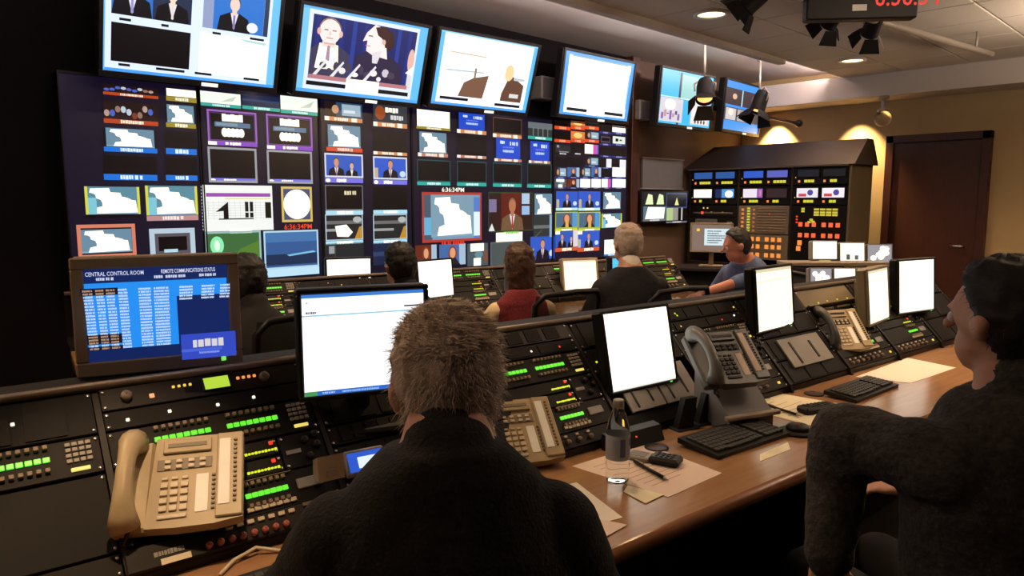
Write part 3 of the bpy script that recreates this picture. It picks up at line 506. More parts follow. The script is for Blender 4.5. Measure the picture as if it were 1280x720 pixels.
def o_press(c, w, h):
    c.q(-w/2, -h/2, w/2, h/2, (.92, .97, 1.02)); c.q(w*.43, -h/2, w/2, h/2, (.42, .78, 1.0)); c.q(-w/2, -h/2, -w*.45, h/2, (.5, .82, 1.0)); c.q(-w/2, -h/2, w/2, -h*.46, (.35, .7, 1.0)); c.q(-w/2, h*.47, w/2, h*.5, (.4, .75, 1.0))
    x0, x1, y0, y1 = -w*.42, w*.41, -h*.33, h*.42
    c.q(x0, y0, x1, y1, (.13, .17, .42))
    for i in range(9): c.q(x0+(x1-x0)*(.03+.11*i), y0, x0+(x1-x0)*(.07+.11*i), y1, (.18, .26, .60) if i % 2 else (.15, .2, .5))
    c.pl([(x0, y0), (x0, h*.02), (-w*.36, h*.10), (-w*.22, h*.10), (-w*.12, h*.0), (-w*.12, y0)], (.26, .25, .36))           # grey suit, facing out
    c.pl([(-w*.36, h*.1), (-w*.22, h*.1), (-w*.2, -h*.2), (-w*.38, -h*.2)], WHT); c.q(-w*.34, h*.06, -w*.24, h*.16, (1.0, .9, .85)); c.disc(-w*.29, h*.26, w*.085, h*.15, (.62, .5, .46)); c.disc(-w*.29, h*.245, w*.08, h*.145, (1.05, .96, .93)); c.disc(-w*.372, h*.235, w*.014, h*.04, (.95, .72, .66)); c.disc(-w*.208, h*.235, w*.014, h*.04, (.95, .78, .72)); [c.q(-w*.29+w*a, h*.255, -w*.29+w*a+w*.03, h*.27, (.62, .5, .5)) for a in (-.045, .015)]; c.pl([(-w*.295, h*.25), (-w*.285, h*.25), (-w*.28, h*.205), (-w*.30, h*.205)], (.95, .82, .78)); c.q(-w*.315, h*.165, -w*.265, h*.175, (.75, .5, .48)); c.q(-w*.33, h*.095, -w*.25, h*.115, (.9, .72, .68)); c.pl([(-w*.30, h*.08), (-w*.28, h*.08), (-w*.275, -h*.1), (-w*.305, -h*.1)], (.72, .55, .68))
    c.pl([(-w*.1, y0), (-w*.08, h*.0), (w*.04, h*.13), (w*.17, h*.09), (w*.31, -h*.04), (w*.33, y0)], (.2, .17, .28))         # dark suit, in profile
    c.disc(w*.11, h*.25, w*.115, h*.17, (.25, .15, .14)); c.pl([(w*.0, h*.09), (w*.0, h*.22), (-w*.035, h*.2), (-w*.01, h*.31), (w*.05, h*.42), (w*.11, h*.40), (w*.12, h*.26), (w*.16, h*.18), (w*.18, h*.02), (w*.05, h*.05)], (1.05, .97, .95))
    c.pl([(w*.055, h*.39), (w*.12, h*.415), (w*.185, h*.36), (w*.205, h*.26), (w*.19, h*.17), (w*.15, h*.16), (w*.135, h*.25), (w*.08, h*.30)], (.27, .16, .14)); c.disc(w*.135, h*.225, w*.016, h*.035, (.95, .74, .68)); c.q(w*.005, h*.27, w*.04, h*.285, (.55, .42, .42)); c.q(-w*.012, h*.15, w*.03, h*.16, (.78, .52, .5)); c.pl([(w*.05, h*.08), (w*.13, h*.12), (w*.10, -h*.05), (w*.06, -h*.05)], (.93, .9, .93)); c.disc(w*.385, h*.05, w*.028, h*.15, (.95, .75, .68)); c.q(w*.37, y0, x1, -h*.1, (.9, .9, .92)); c.pl([(w*.35, -h*.12), (x1, h*-.02), (x1, -h*.14)], WHT)
    r = random.Random(3)
    for i in range(12): c.disc(-w*.32+w*.05*i, -h*(.12+.14*r.random()), w*.03*r.uniform(.6, 1.2), h*.045*r.uniform(.6, 1.4), r.choice([WHT, (.98, .95, .95), (.85, .8, .85), (.3, .26, .34)]), 8)
    for i in range(4): c.pl([(-w*.4+w*.13*i, -h*.3), (-w*.3+w*.13*i, -h*.08), (-w*.29+w*.13*i, -h*.1), (-w*.37+w*.13*i, -h*.3)], (.95, .93, .95))
    c.q(x0, y0, w*.38, y0+h*.05, (.75, .5, .52)); c.q(-w*.43, -h*.41, -w*.13, -h*.36, (.08, .08, .12)); c.q(w*.14, -h*.42, w*.4, -h*.37, (.08, .08, .12)); c.q(-w*.13, -h*.44, w*.14, -h*.28, WHT)
def o_room(c, w, h):
    c.q(-w/2, -h/2, w/2, h/2, (1.1, 1.12, 1.14)); c.q(w*.46, -h/2, w/2, h/2, (.4, .78, 1.0)); c.q(-w/2, -h/2, -w*.455, h/2, (.4, .78, 1.0)); c.q(-w/2, -h/2, w/2, -h*.465, (.3, .66, 1.0)); c.q(-w/2, h*.48, w/2, h/2, (.6, .88, 1))
    c.pl([(-w*.38, h*.25), (-w*.02, h*.24), (-w*.02, h*.22), (-w*.38, h*.23)], (.9, .82, .7)); c.pl([(-w*.4, h*.0), (-w*.02, h*.02), (-w*.02, h*.0), (-w*.4, -h*.02)], (.75, .8, .84))
    c.pl([(-w*.25, -h*.36), (-w*.21, -h*.16), (-w*.12, -h*.08), (w*.03, -h*.02), (w*.0, -h*.36)], (.50, .36, .28)); c.q(-w*.12, -h*.08, -w*.1, h*.06, (.6, .5, .4))
    c.pl([(w*.17, -h*.36), (w*.24, -h*.02), (w*.28, h*.02), (w*.42, -h*.1), (w*.42, -h*.36)], (.42, .28, .22)); c.disc(w*.24, h*.06, w*.05, h*.12, (1.0, .88, .65)); c.pl([(w*.02, -h*.36), (w*.04, h*.2), (w*.2, h*.2), (w*.19, -h*.36)], WHT); c.q(w*.3, -h*.04, w*.42, h*.0, (.8, .82, .85)); c.q(w*.28, -h*.3, w*.38, -h*.24, (.9, .9, .9))
    c.q(-w*.42, -h*.42, -w*.14, -h*.38, (.08, .09, .14)); c.q(w*.14, -h*.44, w*.42, -h*.40, (.08, .09, .14))
def o_white(c, w, h):
    c.q(-w/2, -h/2, w/2, h/2, (.35, .68, 1.0)); c.q(-w*.44, -h*.46, w*.45, h*.45, (1.15, 1.16, 1.16)); c.q(-w*.40, h*.43, w*.4, h*.45, (.6, .75, .8)); c.q(w*.43, -h*.3, w*.45, h*.3, (.7, .88, 1))
    c.q(-w*.4, -h*.43, -w*.12, -h*.38, (.12, .14, .16)); c.q(w*.14, -h*.43, w*.42, -h*.38, (.12, .14, .16)); c.q(-w*.12, -h*.47, w*.14, -h*.36, WHT)
def o_cyan(c, w, h):
    c.q(-w/2, -h/2, w/2, h/2, (.25, .78, .98)); c.q(-w*.16, -h*.5, -w*.12, h*.48, (.2, .25, .3)); c.q(-w*.12, h*.0, w*.45, h*.45, (.62, .86, .85)); c.pl([(w*.2, h*.0), (w*.45, h*.0), (w*.45, h*.45), (w*.38, h*.4)], (.2, .66, 1.0))
    c.q(-w*.48, -h*.46, w*.48, -h*.02, (.88, .86, .9)); c.q(-w*.06, -h*.46, w*.1, -h*.02, (.2, .75, .98)); c.q(w*.12, -h*.44, w*.44, -h*.03, (.98, .95, .93)); c.disc(w*-.3, -h*.14, w*.1, h*.1, WHT)
    for i in range(7): c.q(-w*.45+i*w*.05, -h*(.42-.05*(i % 3)), -w*.41+i*w*.05, -h*(.3-.05*(i % 2)), [(.55, .4, .7), (.8, .6, .6), (.3, .3, .5)][i % 3])
    for i in range(4): c.disc(w*(.2+.06*i), -h*.4, w*.018, h*.04, (.25, .2, .2), 8)
    c.q(-w*.5, -h*.01, w*.5, h*.01, (.9, .97, 1))
def o_grid(c, w, h):
    c.q(-w/2, -h/2, w/2, h/2, (.2, .6, .98)); c.q(-w*.48, h*.02, w*.48, h*.36, (.2, .14, .16)); c.q(-w*.06, h*.02, -w*.03, h*.36, (.7, .9, 1)); c.disc(-w*.25, h*.2, w*.06, h*.06, (.9, .75, .6)); c.disc(w*.3, h*.2, w*.1, h*.12, (.4, .3, .25))
    c.q(-w*.48, -h*.3, w*.48, -h*.03, (.3, .28, .34))
    for i in range(3): c.q(-w*.45+i*w*.31, -h*.29, -w*.18+i*w*.31, -h*.05, [(.85, .83, .82), (.75, .72, .72), (.35, .3, .3)][i]); c.disc(-w*.32+i*w*.31, -h*.13, w*.07, h*.07, [(1, .95, .9), (.6, .5, .45), (.5, .42, .4)][i])
    c.q(-w*.5, -h*.5, w*.5, -h*.33, (.22, .62, .98))
def overhead(x, y, z, rz, tilt, draw, label, w=.95, h=.53):
    t = thing('overhead_screen', label, 'screen', (x, y, z), (R(90+tilt), 0, R(rz)), 'big screens hung above the video wall')
    b = .022
    MB().box(-w/2-b, w/2+b, -h/2-b*1.5, h/2+b, -.085, -.006, .008).build('housing', M['black'], t)
    MB().box(-w/2-b, w/2+b, -h/2-b*1.5, -h/2, -.006, .008, .002).box(-w/2-b, w/2+b, h/2, h/2+b, -.006, .008, .002).box(-w/2-b, -w/2, -h/2, h/2, -.006, .008, .002).box(w/2, w/2+b, -h/2, h/2, -.006, .008, .002).build('bezel', M['black'], t)
    c = MB(); draw(c, w, h); o = c.build('screen', GLOW, t, False, (0, 0, -.004))
    MB().q(.04*w, -h/2-.030, .14*w, -h/2-.010, WHT).build('name_plate', GLOW, t, False, (0, 0, .0085))
    MB().box(-.06, .06, -.08, .08, -.2, -.085, .004).box(-.03, .03, -.03, .03, -.36, -.2).build('wall_bracket', M['blackm'], t)
    return t
overhead(1.66, 4.28, 2.425, -2, 18, o_quad, 'overhead screen split in four with two blown white panels, first from the left end')
overhead(2.79, 4.31, 2.436, -2, 17.5, o_press, 'overhead screen with two men in front of a blue curtain and microphones')
overhead(3.88, 4.29, 2.455, -4, 17.5, o_room, 'overhead screen with bright room and two brown clad figures')
overhead(5.23, 4.27, 2.491, -1.5, 9, o_white, 'overhead screen all white with light blue border')
overhead(6.66, 4.25, 2.52, -1, 5, o_cyan, 'overhead screen with turquoise panel partly behind a black hanging spotlight')
overhead(7.84, 4.25, 2.534, 4, 4.5, o_grid, 'overhead screen with blue bands and small faces, last before the tan wall')

# ---------------------------------------------------------------- lamps and fittings under the ceiling
def lamphead(name, label, at_, top, aim, size=1.0, lens=(1.2, .95, .55), doors=True, inner=None, group='black theatre spotlights', power=40):
    """spotlight hanging on a stem from the point top; at_ is the centre of its housing"""
    t = thing(name, label, 'spotlight', top, (0, 0, 0), group)
    c = Vector(at_)-Vector(top); d = (Vector(aim)-Vector(at_)).normalized(); q = d.to_track_quat('Z', 'Y').to_matrix().to_4x4(); m = Matrix.Translation(c) @ q
    k = size
    MB().lathe([(.02*k, -.13*k), (.06*k, -.12*k), (.075*k, -.06*k), (.078*k, .08*k), (.082*k, .085*k), (.082*k, .10*k), (.07*k, .10*k), (.068*k, .07*k)], 18, m).build('housing', M['blackm'], t, True)
    mb = MB(); n = 18; mb.add([m @ Vector((.068*k*math.cos(2*math.pi*i/n), .068*k*math.sin(2*math.pi*i/n), .075*k)) for i in range(n)], [tuple(range(n))], lens); mb.build('lens', GLOW, t)
    s = c.length
    lp = Vector(at_)+d*.13*k; spot('spotlight_lamp', lp, aim, power, 84, .5, WARM, .04*k)
    MB().tube([(0, 0, 0), c*.35+Vector((0, 0, -.02)), c*.72], .011*k, 8).lathe([(.035*k, 0), (.035*k, -.03*k), (.0, -.03*k)], 12).build('stem', M['steel'], t, True)
    MB().tube([m @ Vector((.09*k, 0, -.01)), m @ Vector((.095*k, 0, -.09*k)), m @ Vector((0, 0, -.17*k)), m @ Vector((-.095*k, 0, -.09*k)), m @ Vector((-.09*k, 0, -.01))], .008*k, 6).build('yoke', M['steel'], t, True)
    if doors:
        for a in range(4):
            r = Matrix.Rotation(a*math.pi/2, 4, 'Z'); w0, w1, L = .06*k, .095*k, (.13 if a % 2 == 0 else .11)*k
            f = [(-w0, .082*k, .10*k), (w0, .082*k, .10*k), (w1, .082*k+L*.55, .10*k+L*.84), (-w1, .082*k+L*.55, .10*k+L*.84)]
            b = [(x, y+.004, z-.003) for x, y, z in f]
            vs = [m @ r @ Vector(v) for v in f+b]
            MB().add(vs, [(0, 1, 2, 3), (7, 6, 5, 4), (0, 4, 5, 1), (1, 5, 6, 2), (2, 6, 7, 3), (3, 7, 4, 0)]).build('barn_door', inner if inner and a == 1 else M['blackm'], t)
    return t
tr = thing('lighting_track', 'grey lighting pipe under the ceiling carrying three black spotlights', 'pipe', (3.43, 2.105, 2.66))
MB().tube([(0, 0, 0), (3.6, -.475, 0)], .024, 10).build('pipe', M['steel'], tr, True)
for x in (.3, 1.75, 3.3): MB().tube([(x, -.132*x, .0), (x, -.132*x, .15)], .01, 8).build('hanger', M['steel'], tr, True)
lamphead('spotlight', 'black barn door spotlight on the pipe, nearest the first ceiling light', (3.93, 2.08, 2.605), (3.96, 2.035, 2.66), (3.5, 3.9, 1.2), .70)
lamphead('spotlight', 'black spotlight with glowing barn door edge, middle of the pipe', (4.80, 2.0, 2.645), (4.83, 1.92, 2.66), (5.8, 3.9, .9), .70)
lamphead('spotlight', 'spotlight with cream inner door beside the red digit clock', (5.22, 1.91, 2.645), (5.25, 1.865, 2.66), (6.4, 3.0, 1.2), .72, (1.2, .95, .55), True, M['cream'])
lamphead('spotlight', 'black spotlight hanging in front of turquoise overhead screen', (5.93, 3.60, 2.46), (6.0, 3.66, 2.95), (5.0, 3.0, .8), 1.0)
lamphead('spotlight', 'black spotlight with glowing door edge in front of last overhead screen', (7.16, 3.70, 2.48), (7.25, 3.76, 2.95), (6.6, 3.9, .9), 1.0)
ck = thing('digital_clock', 'black ceiling hung clock box with red digits and white label', 'clock', (4.55, 1.62, 2.625), (R(90), 0, R(-50)))
MB().box(-.42, .20, -.10, .15, -.09, 0, .008).build('housing', M['black'], ck)
MB().txt('6:36:34', -.045, -.03, .1, (.95, .22, .2), .36).build('digits', GLOW, ck, False, (0, 0, .002))
MB().box(-.165, -.085, -.055, -.02, 0, .003).build('label_plate', M['white'], ck)
MB().tube([(-.3, .12, -.05), (-.3, .17, -.05)], .01).build('hanger', M['steel'], ck); MB().tube([(.15, .12, -.05), (.15, .17, -.05)], .01).build('hanger', M['steel'], ck)
gl = thing('dome_camera', 'milky round dome hanging from pale soffit by the tan wall', 'camera', (8.24, 2.86, 2.57))
MB().lathe([(.05, 0), (.05, -.03), (.02, -.04), (.02, -.12), (.06, -.14), (.06, -.16), (.0, -.16)], 16).build('bracket', M['steel'], gl, True)
MB().ell((0, 0, -.235), .085, 20, 14).build('dome', M['globe'], gl, True)
rd = thing('lamp_rod', 'dark rod with knob end beside the last overhead screen', 'rod', (8.30, 4.44, 2.535))
MB().tube([(0, 0, 0), (.10, -.58, -.16)], .018, 8).build('rod', M['redwood'], rd, True); MB().ell((.102, -.60, -.165), .045, 12, 8).build('knob', M['black'], rd, True)
MB().box(-.03, .03, -.03, .32, -.03, .03, .004).build('mount', M['blackm'], rd)

# ---------------------------------------------------------------- the tall equipment cabinet in the corner
Y0 = 4.62; XF = 7.35
RR = (R(90), 0, R(-90))
cb = thing('equipment_cabinet', 'tall dark equipment cabinet of three bays with sloping hood', 'cabinet', (XF, Y0, 0), (0, 0, 0))
for y in (0, -.615, -1.215, -1.80):
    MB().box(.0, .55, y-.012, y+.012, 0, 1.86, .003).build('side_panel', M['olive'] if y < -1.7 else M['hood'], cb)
MB().box(.5, .52, -1.79, 0, 0, 1.86).build('back_panel', M['black'], cb)
MB().box(.0, .5, -1.79, 0, 0, .10).build('plinth', M['black'], cb)
MB().box(.0, .06, -1.79, 0, .10, .78, .004).build('lower_panel', M['hood'], cb)
hv = [(-.06, .06, 1.83), (-.06, -1.86, 1.83), (.40, -1.80, 2.10), (.40, -.06, 2.10), (.56, .06, 1.83), (.56, -1.86, 1.83), (.56, -1.80, 2.10), (.56, -.06, 2.10)]
MB().add(hv, [(0, 3, 2, 1), (3, 7, 6, 2), (0, 1, 5, 4), (1, 2, 6, 5), (0, 4, 7, 3), (4, 5, 6, 7)]).build('hood', M['hood'], cb)
MB().box(-.05, .0, -1.80, 0, 1.815, 1.83).build('hood_lip', M['rail'], cb)
def rackunit(name, label, ya, yb, za, zb, m=M['rack'], cat='rack unit', group='units in the corner cabinet', proud=.0):
    """a unit in the corner cabinet between heights za, zb; local x runs from ya towards smaller Y, y up, z out"""
    t = thing(name, label, cat, (XF-proud, ya, za), RR, group); W, H = ya-yb, zb-za
    MB().box(0, W, 0, H, -.12, .006, .003).build('faceplate', m, t)
    return t, W, H
def lit(t, name, pts, sx, sy, col, z=.006): keys(t, name, keymesh(sx, sy, .006, GLOW, col, .0015), [(x, y, z) for x, y in pts])
BAYS = [(4.605, 4.02), (3.99, 3.42), (3.39, 2.835)]
BAYW = ['first', 'middle', 'near']
S1 = [[(.19, .35, .62)]*2, [(.2, .36, .78), (.36, .38, .74)], [(.10, .10, .14), (.09, .09, .10)]]
S2 = [[WHT, (.35, .6, .85)], [(.95, .9, .95), (.2, .13, .14)], [(.95, .92, .95), (1.0, .95, .98)]]
for b, (ya, yb) in enumerate(BAYS):
    for r, (za, zb, SS) in enumerate(((1.635, 1.81, S1), (1.43, 1.62, S2))):
        t, W, H = rackunit('twin_monitor', '%s row twin monitor unit of the %s bay, %s' % (('top', 'second')[r], BAYW[b], [['two plain blue screens', 'blue and violet screens', 'two dark screens'], ['white and half blue screens', 'bright and dim violet screens', 'two bright pictures']][r][b]), ya, yb, za, zb, M['rack'], 'monitor', 'twin monitors in the corner cabinet')
        for k in range(2):
            x0 = .045+k*W*.47; c = MB(); col = SS[b][k]; h = .072 if r == 0 else .095; y0 = .082 if r == 0 else .075
            c.q(0, 0, W*.40, h, col)
            if r == 1 and b == 2: c.q(.02, .01, .1, .04, (.8, .3, .35)); c.disc(.14, .05, .03, .03, (.3, .3, .6))
            if r == 1 and b == 0 and k == 1: c.q(0, 0, .08, h, (.12, .18, .35)); c.disc(.17, .04, .05, .04, WHT)
            if r == 1 and b == 1 and k == 0: c.q(.16, 0, W*.4, h, (.6, .4, .7)); c.q(.19, .02, .21, .08, (.9, .5, .6))
            o = c.build('screen', GLOW, t, False, (x0, y0, .007))
            MB().box(x0-.012, x0+W*.4+.012, y0-.012, y0, .004, .014).box(x0-.012, x0+W*.4+.012, y0+h, y0+h+.012, .004, .014).box(x0-.012, x0, y0, y0+h, .004, .014).box(x0+W*.4, x0+W*.4+.012, y0, y0+h, .004, .014).build('screen_frame', M['blackm'], t)
            lit(t, 'lit_label', [(x0+.02, .035)], .022, .024, (1, .55, .35)); n = 4 if b < 2 and r == 0 else 2 if k else (1 if r and b == 0 else 3)
            lit(t, 'lit_label', [(x0+.09+.035*i, .037) for i in range(n)], .031, .028, (.85, .82, .25))
            if k == 0: lit(t, 'led', [(x0-.015, .075)], .012, .012, AMB)
# lower units of the first bay
t, W, H = rackunit('router_unit', 'black unit with bright bar and red light in first bay', 4.605, 4.02, 1.29, 1.42)
MB().box(.05, W-.04, .035, .055, .006, .016, .002).build('bar', M['rail'], t); lit(t, 'led', [(.17, .045)], .03, .03, (1, .35, .3), .016); lit(t, 'led', [(.28, .05), (.42, .05), (.18, .1), (.23, .1)], .016, .016, AMB)
t, W, H = rackunit('router_unit', 'dark blank screen unit with orange light in first bay', 4.605, 4.02, 1.12, 1.285)
MB().box(.08, .36, .02, .145, .006, .02, .004).build('screen', M['lab'], t); lit(t, 'led', [(.41, .055)], .03, .045, (1, .5, .25)); MB().box(.48, .54, .09, .12, .006, .012).box(.48, .54, .03, .06, .006, .012).build('switch', M['grey'], t)
# the patch panel in the middle bay
t, W, H = rackunit('patch_unit', 'tan lined patch panel with yellow and orange buttons in middle bay', 3.99, 3.42, 1.12, 1.42, M['beiged'])
for i in range(9): MB().box(.22, W-.03, .02+i*.03, .036+i*.03, .006, .012, .002).build('slat', M['peg'], t)
lit(t, 'lit_key', [(.05, .03+.045*i) for i in range(6)], .028, .026, (.9, .5, .28)); lit(t, 'lit_key', [(.12, .03+.03*i) for i in range(9)], .035, .018, (.8, .78, .25)); lit(t, 'lit_key', [(.18, .03+.045*i) for i in range(6)], .022, .022, (.75, .42, .26)); lit(t, 'led', [(.36, .21)], .016, .016, RED)
t, W, H = rackunit('button_unit', 'panel of glowing orange buttons below the tan patch panel', 3.99, 3.42, .84, 1.11, M['beiged'])
lit(t, 'lit_key', [(x, y) for y in (.05, .14, .22) for x in (.10, .17, .24, .34, .41, .48)], .042, .045, (1.0, .58, .26)); MB().box(.06, .52, .09, .1, .006, .01).box(.06, .52, .175, .185, .006, .01).build('ridge', M['rail'], t)
t, W, H = rackunit('button_unit', 'panel with yellow labels over red orange buttons in near bay', 3.39, 2.835, .84, 1.42, M['rack'])
lit(t, 'lit_label', [(.26+.062*i, y) for i in range(4) for y in (.515, .545, .490)], .052, .02, (.82, .75, .25)); lit(t, 'lit_label', [(.12, .55), (.12, .525), (.21, .44), (.19, .415), (.23, .42)], .034, .02, (.8, .75, .25))
lit(t, 'lit_key', [(x, y) for y in (.39, .28) for x in (.10, .17, .24, .34, .41, .48)], .042, .045, (1.0, .42, .24)); lit(t, 'lit_key', [(.10, .20), (.09, .14)], .045, .05, (1, .58, .26)); lit(t, 'lit_key', [(.06, .44), (.06, .47), (.06, .41)], .02, .016, RED)

# ---------------------------------------------------------------- generic desk screen
def monitor(label, loc, rz, tilt, draw, w=.32, h=.269, bez=.017, m=None, base_z=None, name='desk_monitor', group='desk screens', back=0.0, thick=.05, lower=None, foot=(.12, .09)):
    m = m or M['black']; t = thing(name, label, 'monitor', loc, (0, 0, R(rz)), group)
    sc = bpy.data.objects.new('screen_head', None); sc = None
    rx = R(90+tilt); rot = (rx, 0, 0); lo = lower or bez
    MB().box(-w/2, w/2, -h/2, h/2, -thick, -.006, .008).box(-w*.3, w*.3, -h*.3, h*.3, -thick-.03, -thick, .01).build('housing', m, t, False, None, rot)
    MB().box(-w/2, w/2, -h/2, -h/2+lo, -.006, .004, .003).box(-w/2, w/2, h/2-bez, h/2, -.006, .004, .003).box(-w/2, -w/2+bez, -h/2+lo, h/2-bez, -.006, .004, .003).box(w/2-bez, w/2, -h/2+lo, h/2-bez, -.006, .004, .003).build('bezel', m, t, False, None, rot)
    c = MB(); draw(c, -w/2+bez, -h/2+lo, w/2-bez, h/2-bez); c.build('screen', GLOW, t, False, Vector((0, 0, 0)), rot)
    MB().box(w*.36, w*.39, -h/2+lo*.35, -h/2+lo*.7, .004, .006, 0, None, (.5, .9, .4)).build('power_light', GLOW, t, False, None, rot)
    if base_z is not None:
        dz = base_z-loc[2]; by = .09+back
        MB().tube([(0, .055, 0), (0, by, -.06), (0, by+.02, dz+.012)], [.022, .022, .026], 10).build('stand_neck', m, t, True)
        MB().box(-foot[0], foot[0], by-foot[1]+.03, by+foot[1], dz, dz+.014, .005).build('stand_foot', m, t)
    return t
def s_white(c, x0, y0, x1, y1): c.q(x0, y0, x1, y1, (1.25, 1.22, 1.15)); c.q(x0, y0, x1, y0+.006, (.95, .95, .9))
def s_warm(c, x0, y0, x1, y1): c.q(x0, y0, x1, y1, (1.10, 1.08, .98)); c.q(x0, y1-.05, x1, y1-.047, (.95, .9, .75)); c.q(x0, y1-.012, x1, y1, (.9, .85, .7))
def s_blue(c, x0, y0, x1, y1): c.q(x0, y0, x1, y1, (.35, .80, 1.0)); c.q(x0, y0, x1, y0+.02, (.2, .5, .9))

# ---------------------------------------------------------------- frame of a desk row: s along it, t towards the video wall
PHI = math.atan2(.31, .28)
class Row:
    def __init__(s, rz, dt, z=0.0):
        a = R(rz); s.rz = rz; s.e1 = Vector((math.cos(a), math.sin(a), 0)); s.e2 = Vector((-math.sin(a), math.cos(a), 0)); s.dt = dt
    def P(s, u, t, z=0.0): return s.e1*u+s.e2*(t+s.dt)+Vector((0, 0, z))
    def rp(s, u, v, off=0.0):
        d = s.e2*math.cos(PHI)+Vector((0, 0, math.sin(PHI))); n = s.e1.cross(d)
        return s.P(u, 1.47, .77)+d*v+n*off
    def rot(s): return (PHI, 0, R(s.rz))
ROW1 = Row(-6, 0.0); ROW2 = Row(-10, 2.60)
PITCH = .457
def console(row, label, s0, s1, f0, racks, name='console_desk', vt=.405):
    """worktop with a sloping turret of racks behind it; racks is a list of left edges"""
    t = thing(name, label, 'desk', row.P(0, 0, 0), (0, 0, R(row.rz)), 'console desks')
    wt = M['wood']; zt = .77+vt*.742; tt = 1.47+vt*.67; tb = tt+.115
    MB().box(s0, s1, f0+.03, 1.475, .705, .745, .003).build('worktop', wt, t)
    MB().tube([(s0, f0+.03, .725), (s1, f0+.03, .725)], .0205, 12).build('edge_nosing', M['nose'], t, True)
    MB().box(s0, s1, 1.44, 1.46, .08, .70).build('knee_panel', M['blackm'], t)
    MB().box(s0, s1, tb, tb+.02, 0, zt-.005, .003).build('back_panel', M['blackm'], t)
    MB().box(s0, s1, tt+.005, tb+.02, zt-.003, zt+.009, .004).build('top_shelf', M['blackm'], t)
    MB().tube([(s0, tt+.008, zt+.010), (s1, tt+.008, zt+.010)], .010, 8).build('top_rail', M['rail'], t, True)
    MB().box(s0, s1, 1.47, tb, .745, .765).build('turret_floor', M['black'], t)
    for u in racks:
        MB().prism([(1.452, .746), (1.462, .746+.03), (tt+.002, zt-.004), (tb, zt-.004), (tb, .746)], u-.006, u+.006, 'x').build('rack_cheek', M['beiged'] if name == 'x' else M['dark'], t)
    for x in (s0+.02, (s0+s1)/2, s1-.02):
        MB().box(x-.015, x+.015, f0+.14, 1.44, 0, .705, .003).build('leg_panel', M['blackm'], t)
    return t
def unit(row, u, v0, v1, label, m=None, w=.443, name='rack_unit', cat='rack unit', group=None, off=0.0, depth=.07):
    t = thing(name, label, cat, row.rp(u+.007, v0, off), row.rot(), group)
    MB().box(0, w, 0, v1-v0, -depth, 0, .002).build('faceplate', m or M['rack'], t)
    H = v1-v0
    if H > .03: keys(t, 'screw', knobmesh(.0035, .002, M['chrome']), [(.007, .008, 0), (.007, H-.008, 0), (w-.007, .008, 0), (w-.007, H-.008, 0)])
    return t
def lk(t, pts, col=GREEN, sx=.0125, sy=.011): keys(t, 'lit_key', keymesh(sx, sy, .004, GLOW, col), [(x, y, 0) for x, y in pts])
def led(t, pts, col, s=.006): keys(t, 'led', keymesh(s, s, .004, GLOW, col), [(x, y, 0) for x, y in pts])
def span(x0, x1, n): return [x0+(x1-x0)*(i+.5)/n for i in range(n)]
def keypanel(row, u, v, label, full=True, strips=((.085, .203), (.236, .354)), col=GREEN, n=8):
    """intercom panel: two rows of pegs, lit name windows, a number pad"""
    t = unit(row, u, v, v+.082, label, M['rack'], .443, 'intercom_unit', 'intercom panel', 'intercom panels of the desk turrets')
    for a, b in strips:
        xs = span(a, b, n); lk(t, [(x, .046) for x in xs], col)
        keys(t, 'peg', keymesh(.009, .009, .009, M['peg']), [(x, .075-.003, 0) for x in xs]); keys(t, 'peg', keymesh(.009, .009, .009, M['peg']), [(x, .022, 0) for x in xs])
    if full:
        keys(t, 'pad_key', keymesh(.010, .0085, .004, M['grey']), [(x, y, 0) for x in (.385, .397, .409, .421) for y in (.034, .046, .058, .070)])
        lk(t, [(.402, .014)], (.95, .85, .4), .034, .008)
    return t
def stripmodule(row, u, v, label, w=.21, x0=0.0, cols=((.108, YEL),), ledx=.1, h=.04, red=True):
    t = unit(row, u+x0, v, v+h, label, M['rack'], w, 'tally_unit', 'rack unit', 'tally units of the desk turrets')
    for i in range(10): lk(t, [(ledx-.03+i*.0075, .012)], YEL, .006, .0045 if i % 3 else .006)
    if red: led(t, [(ledx+.03, .029)], RED, .009)
    return t
def knobunit(row, u, v0, v1, label, n=6, w=.443, x0=.02, lit_=None, m=None):
    t = unit(row, u, v0, v1, label, m or M['rack'], w, 'knob_unit', 'rack unit', 'knob panels of the desk turrets')
    H = v1-v0
    keys(t, 'knob', knobmesh(.0075, .012, M['peg']), [(x, H*.4, 0) for x in span(x0, w*.75, n)])
    keys(t, 'peg', keymesh(.012, .007, .006, M['keyl']), [(x, H*.78, 0) for x in span(x0, w*.75, n)])
    if lit_: lk(t, [(w*.9, H*.5)], lit_, .014, .01)
    return t
def blankunit(row, u, v0, v1, label, leds=(), slots=0, w=.443, m=None):
    t = unit(row, u, v0, v1, label, m or M['blackm'], w, 'rack_unit', 'rack unit', 'plain units of the desk turrets')
    for x, y, c in leds: led(t, [(x, y)], c, .007)
    for i in range(slots): MB().box(.03+i*(w-.06)/slots, .03+(i+.75)*(w-.06)/slots, .006, v1-v0-.006, 0, .003).build('slot_cover', M['blackm'], t)
    return t
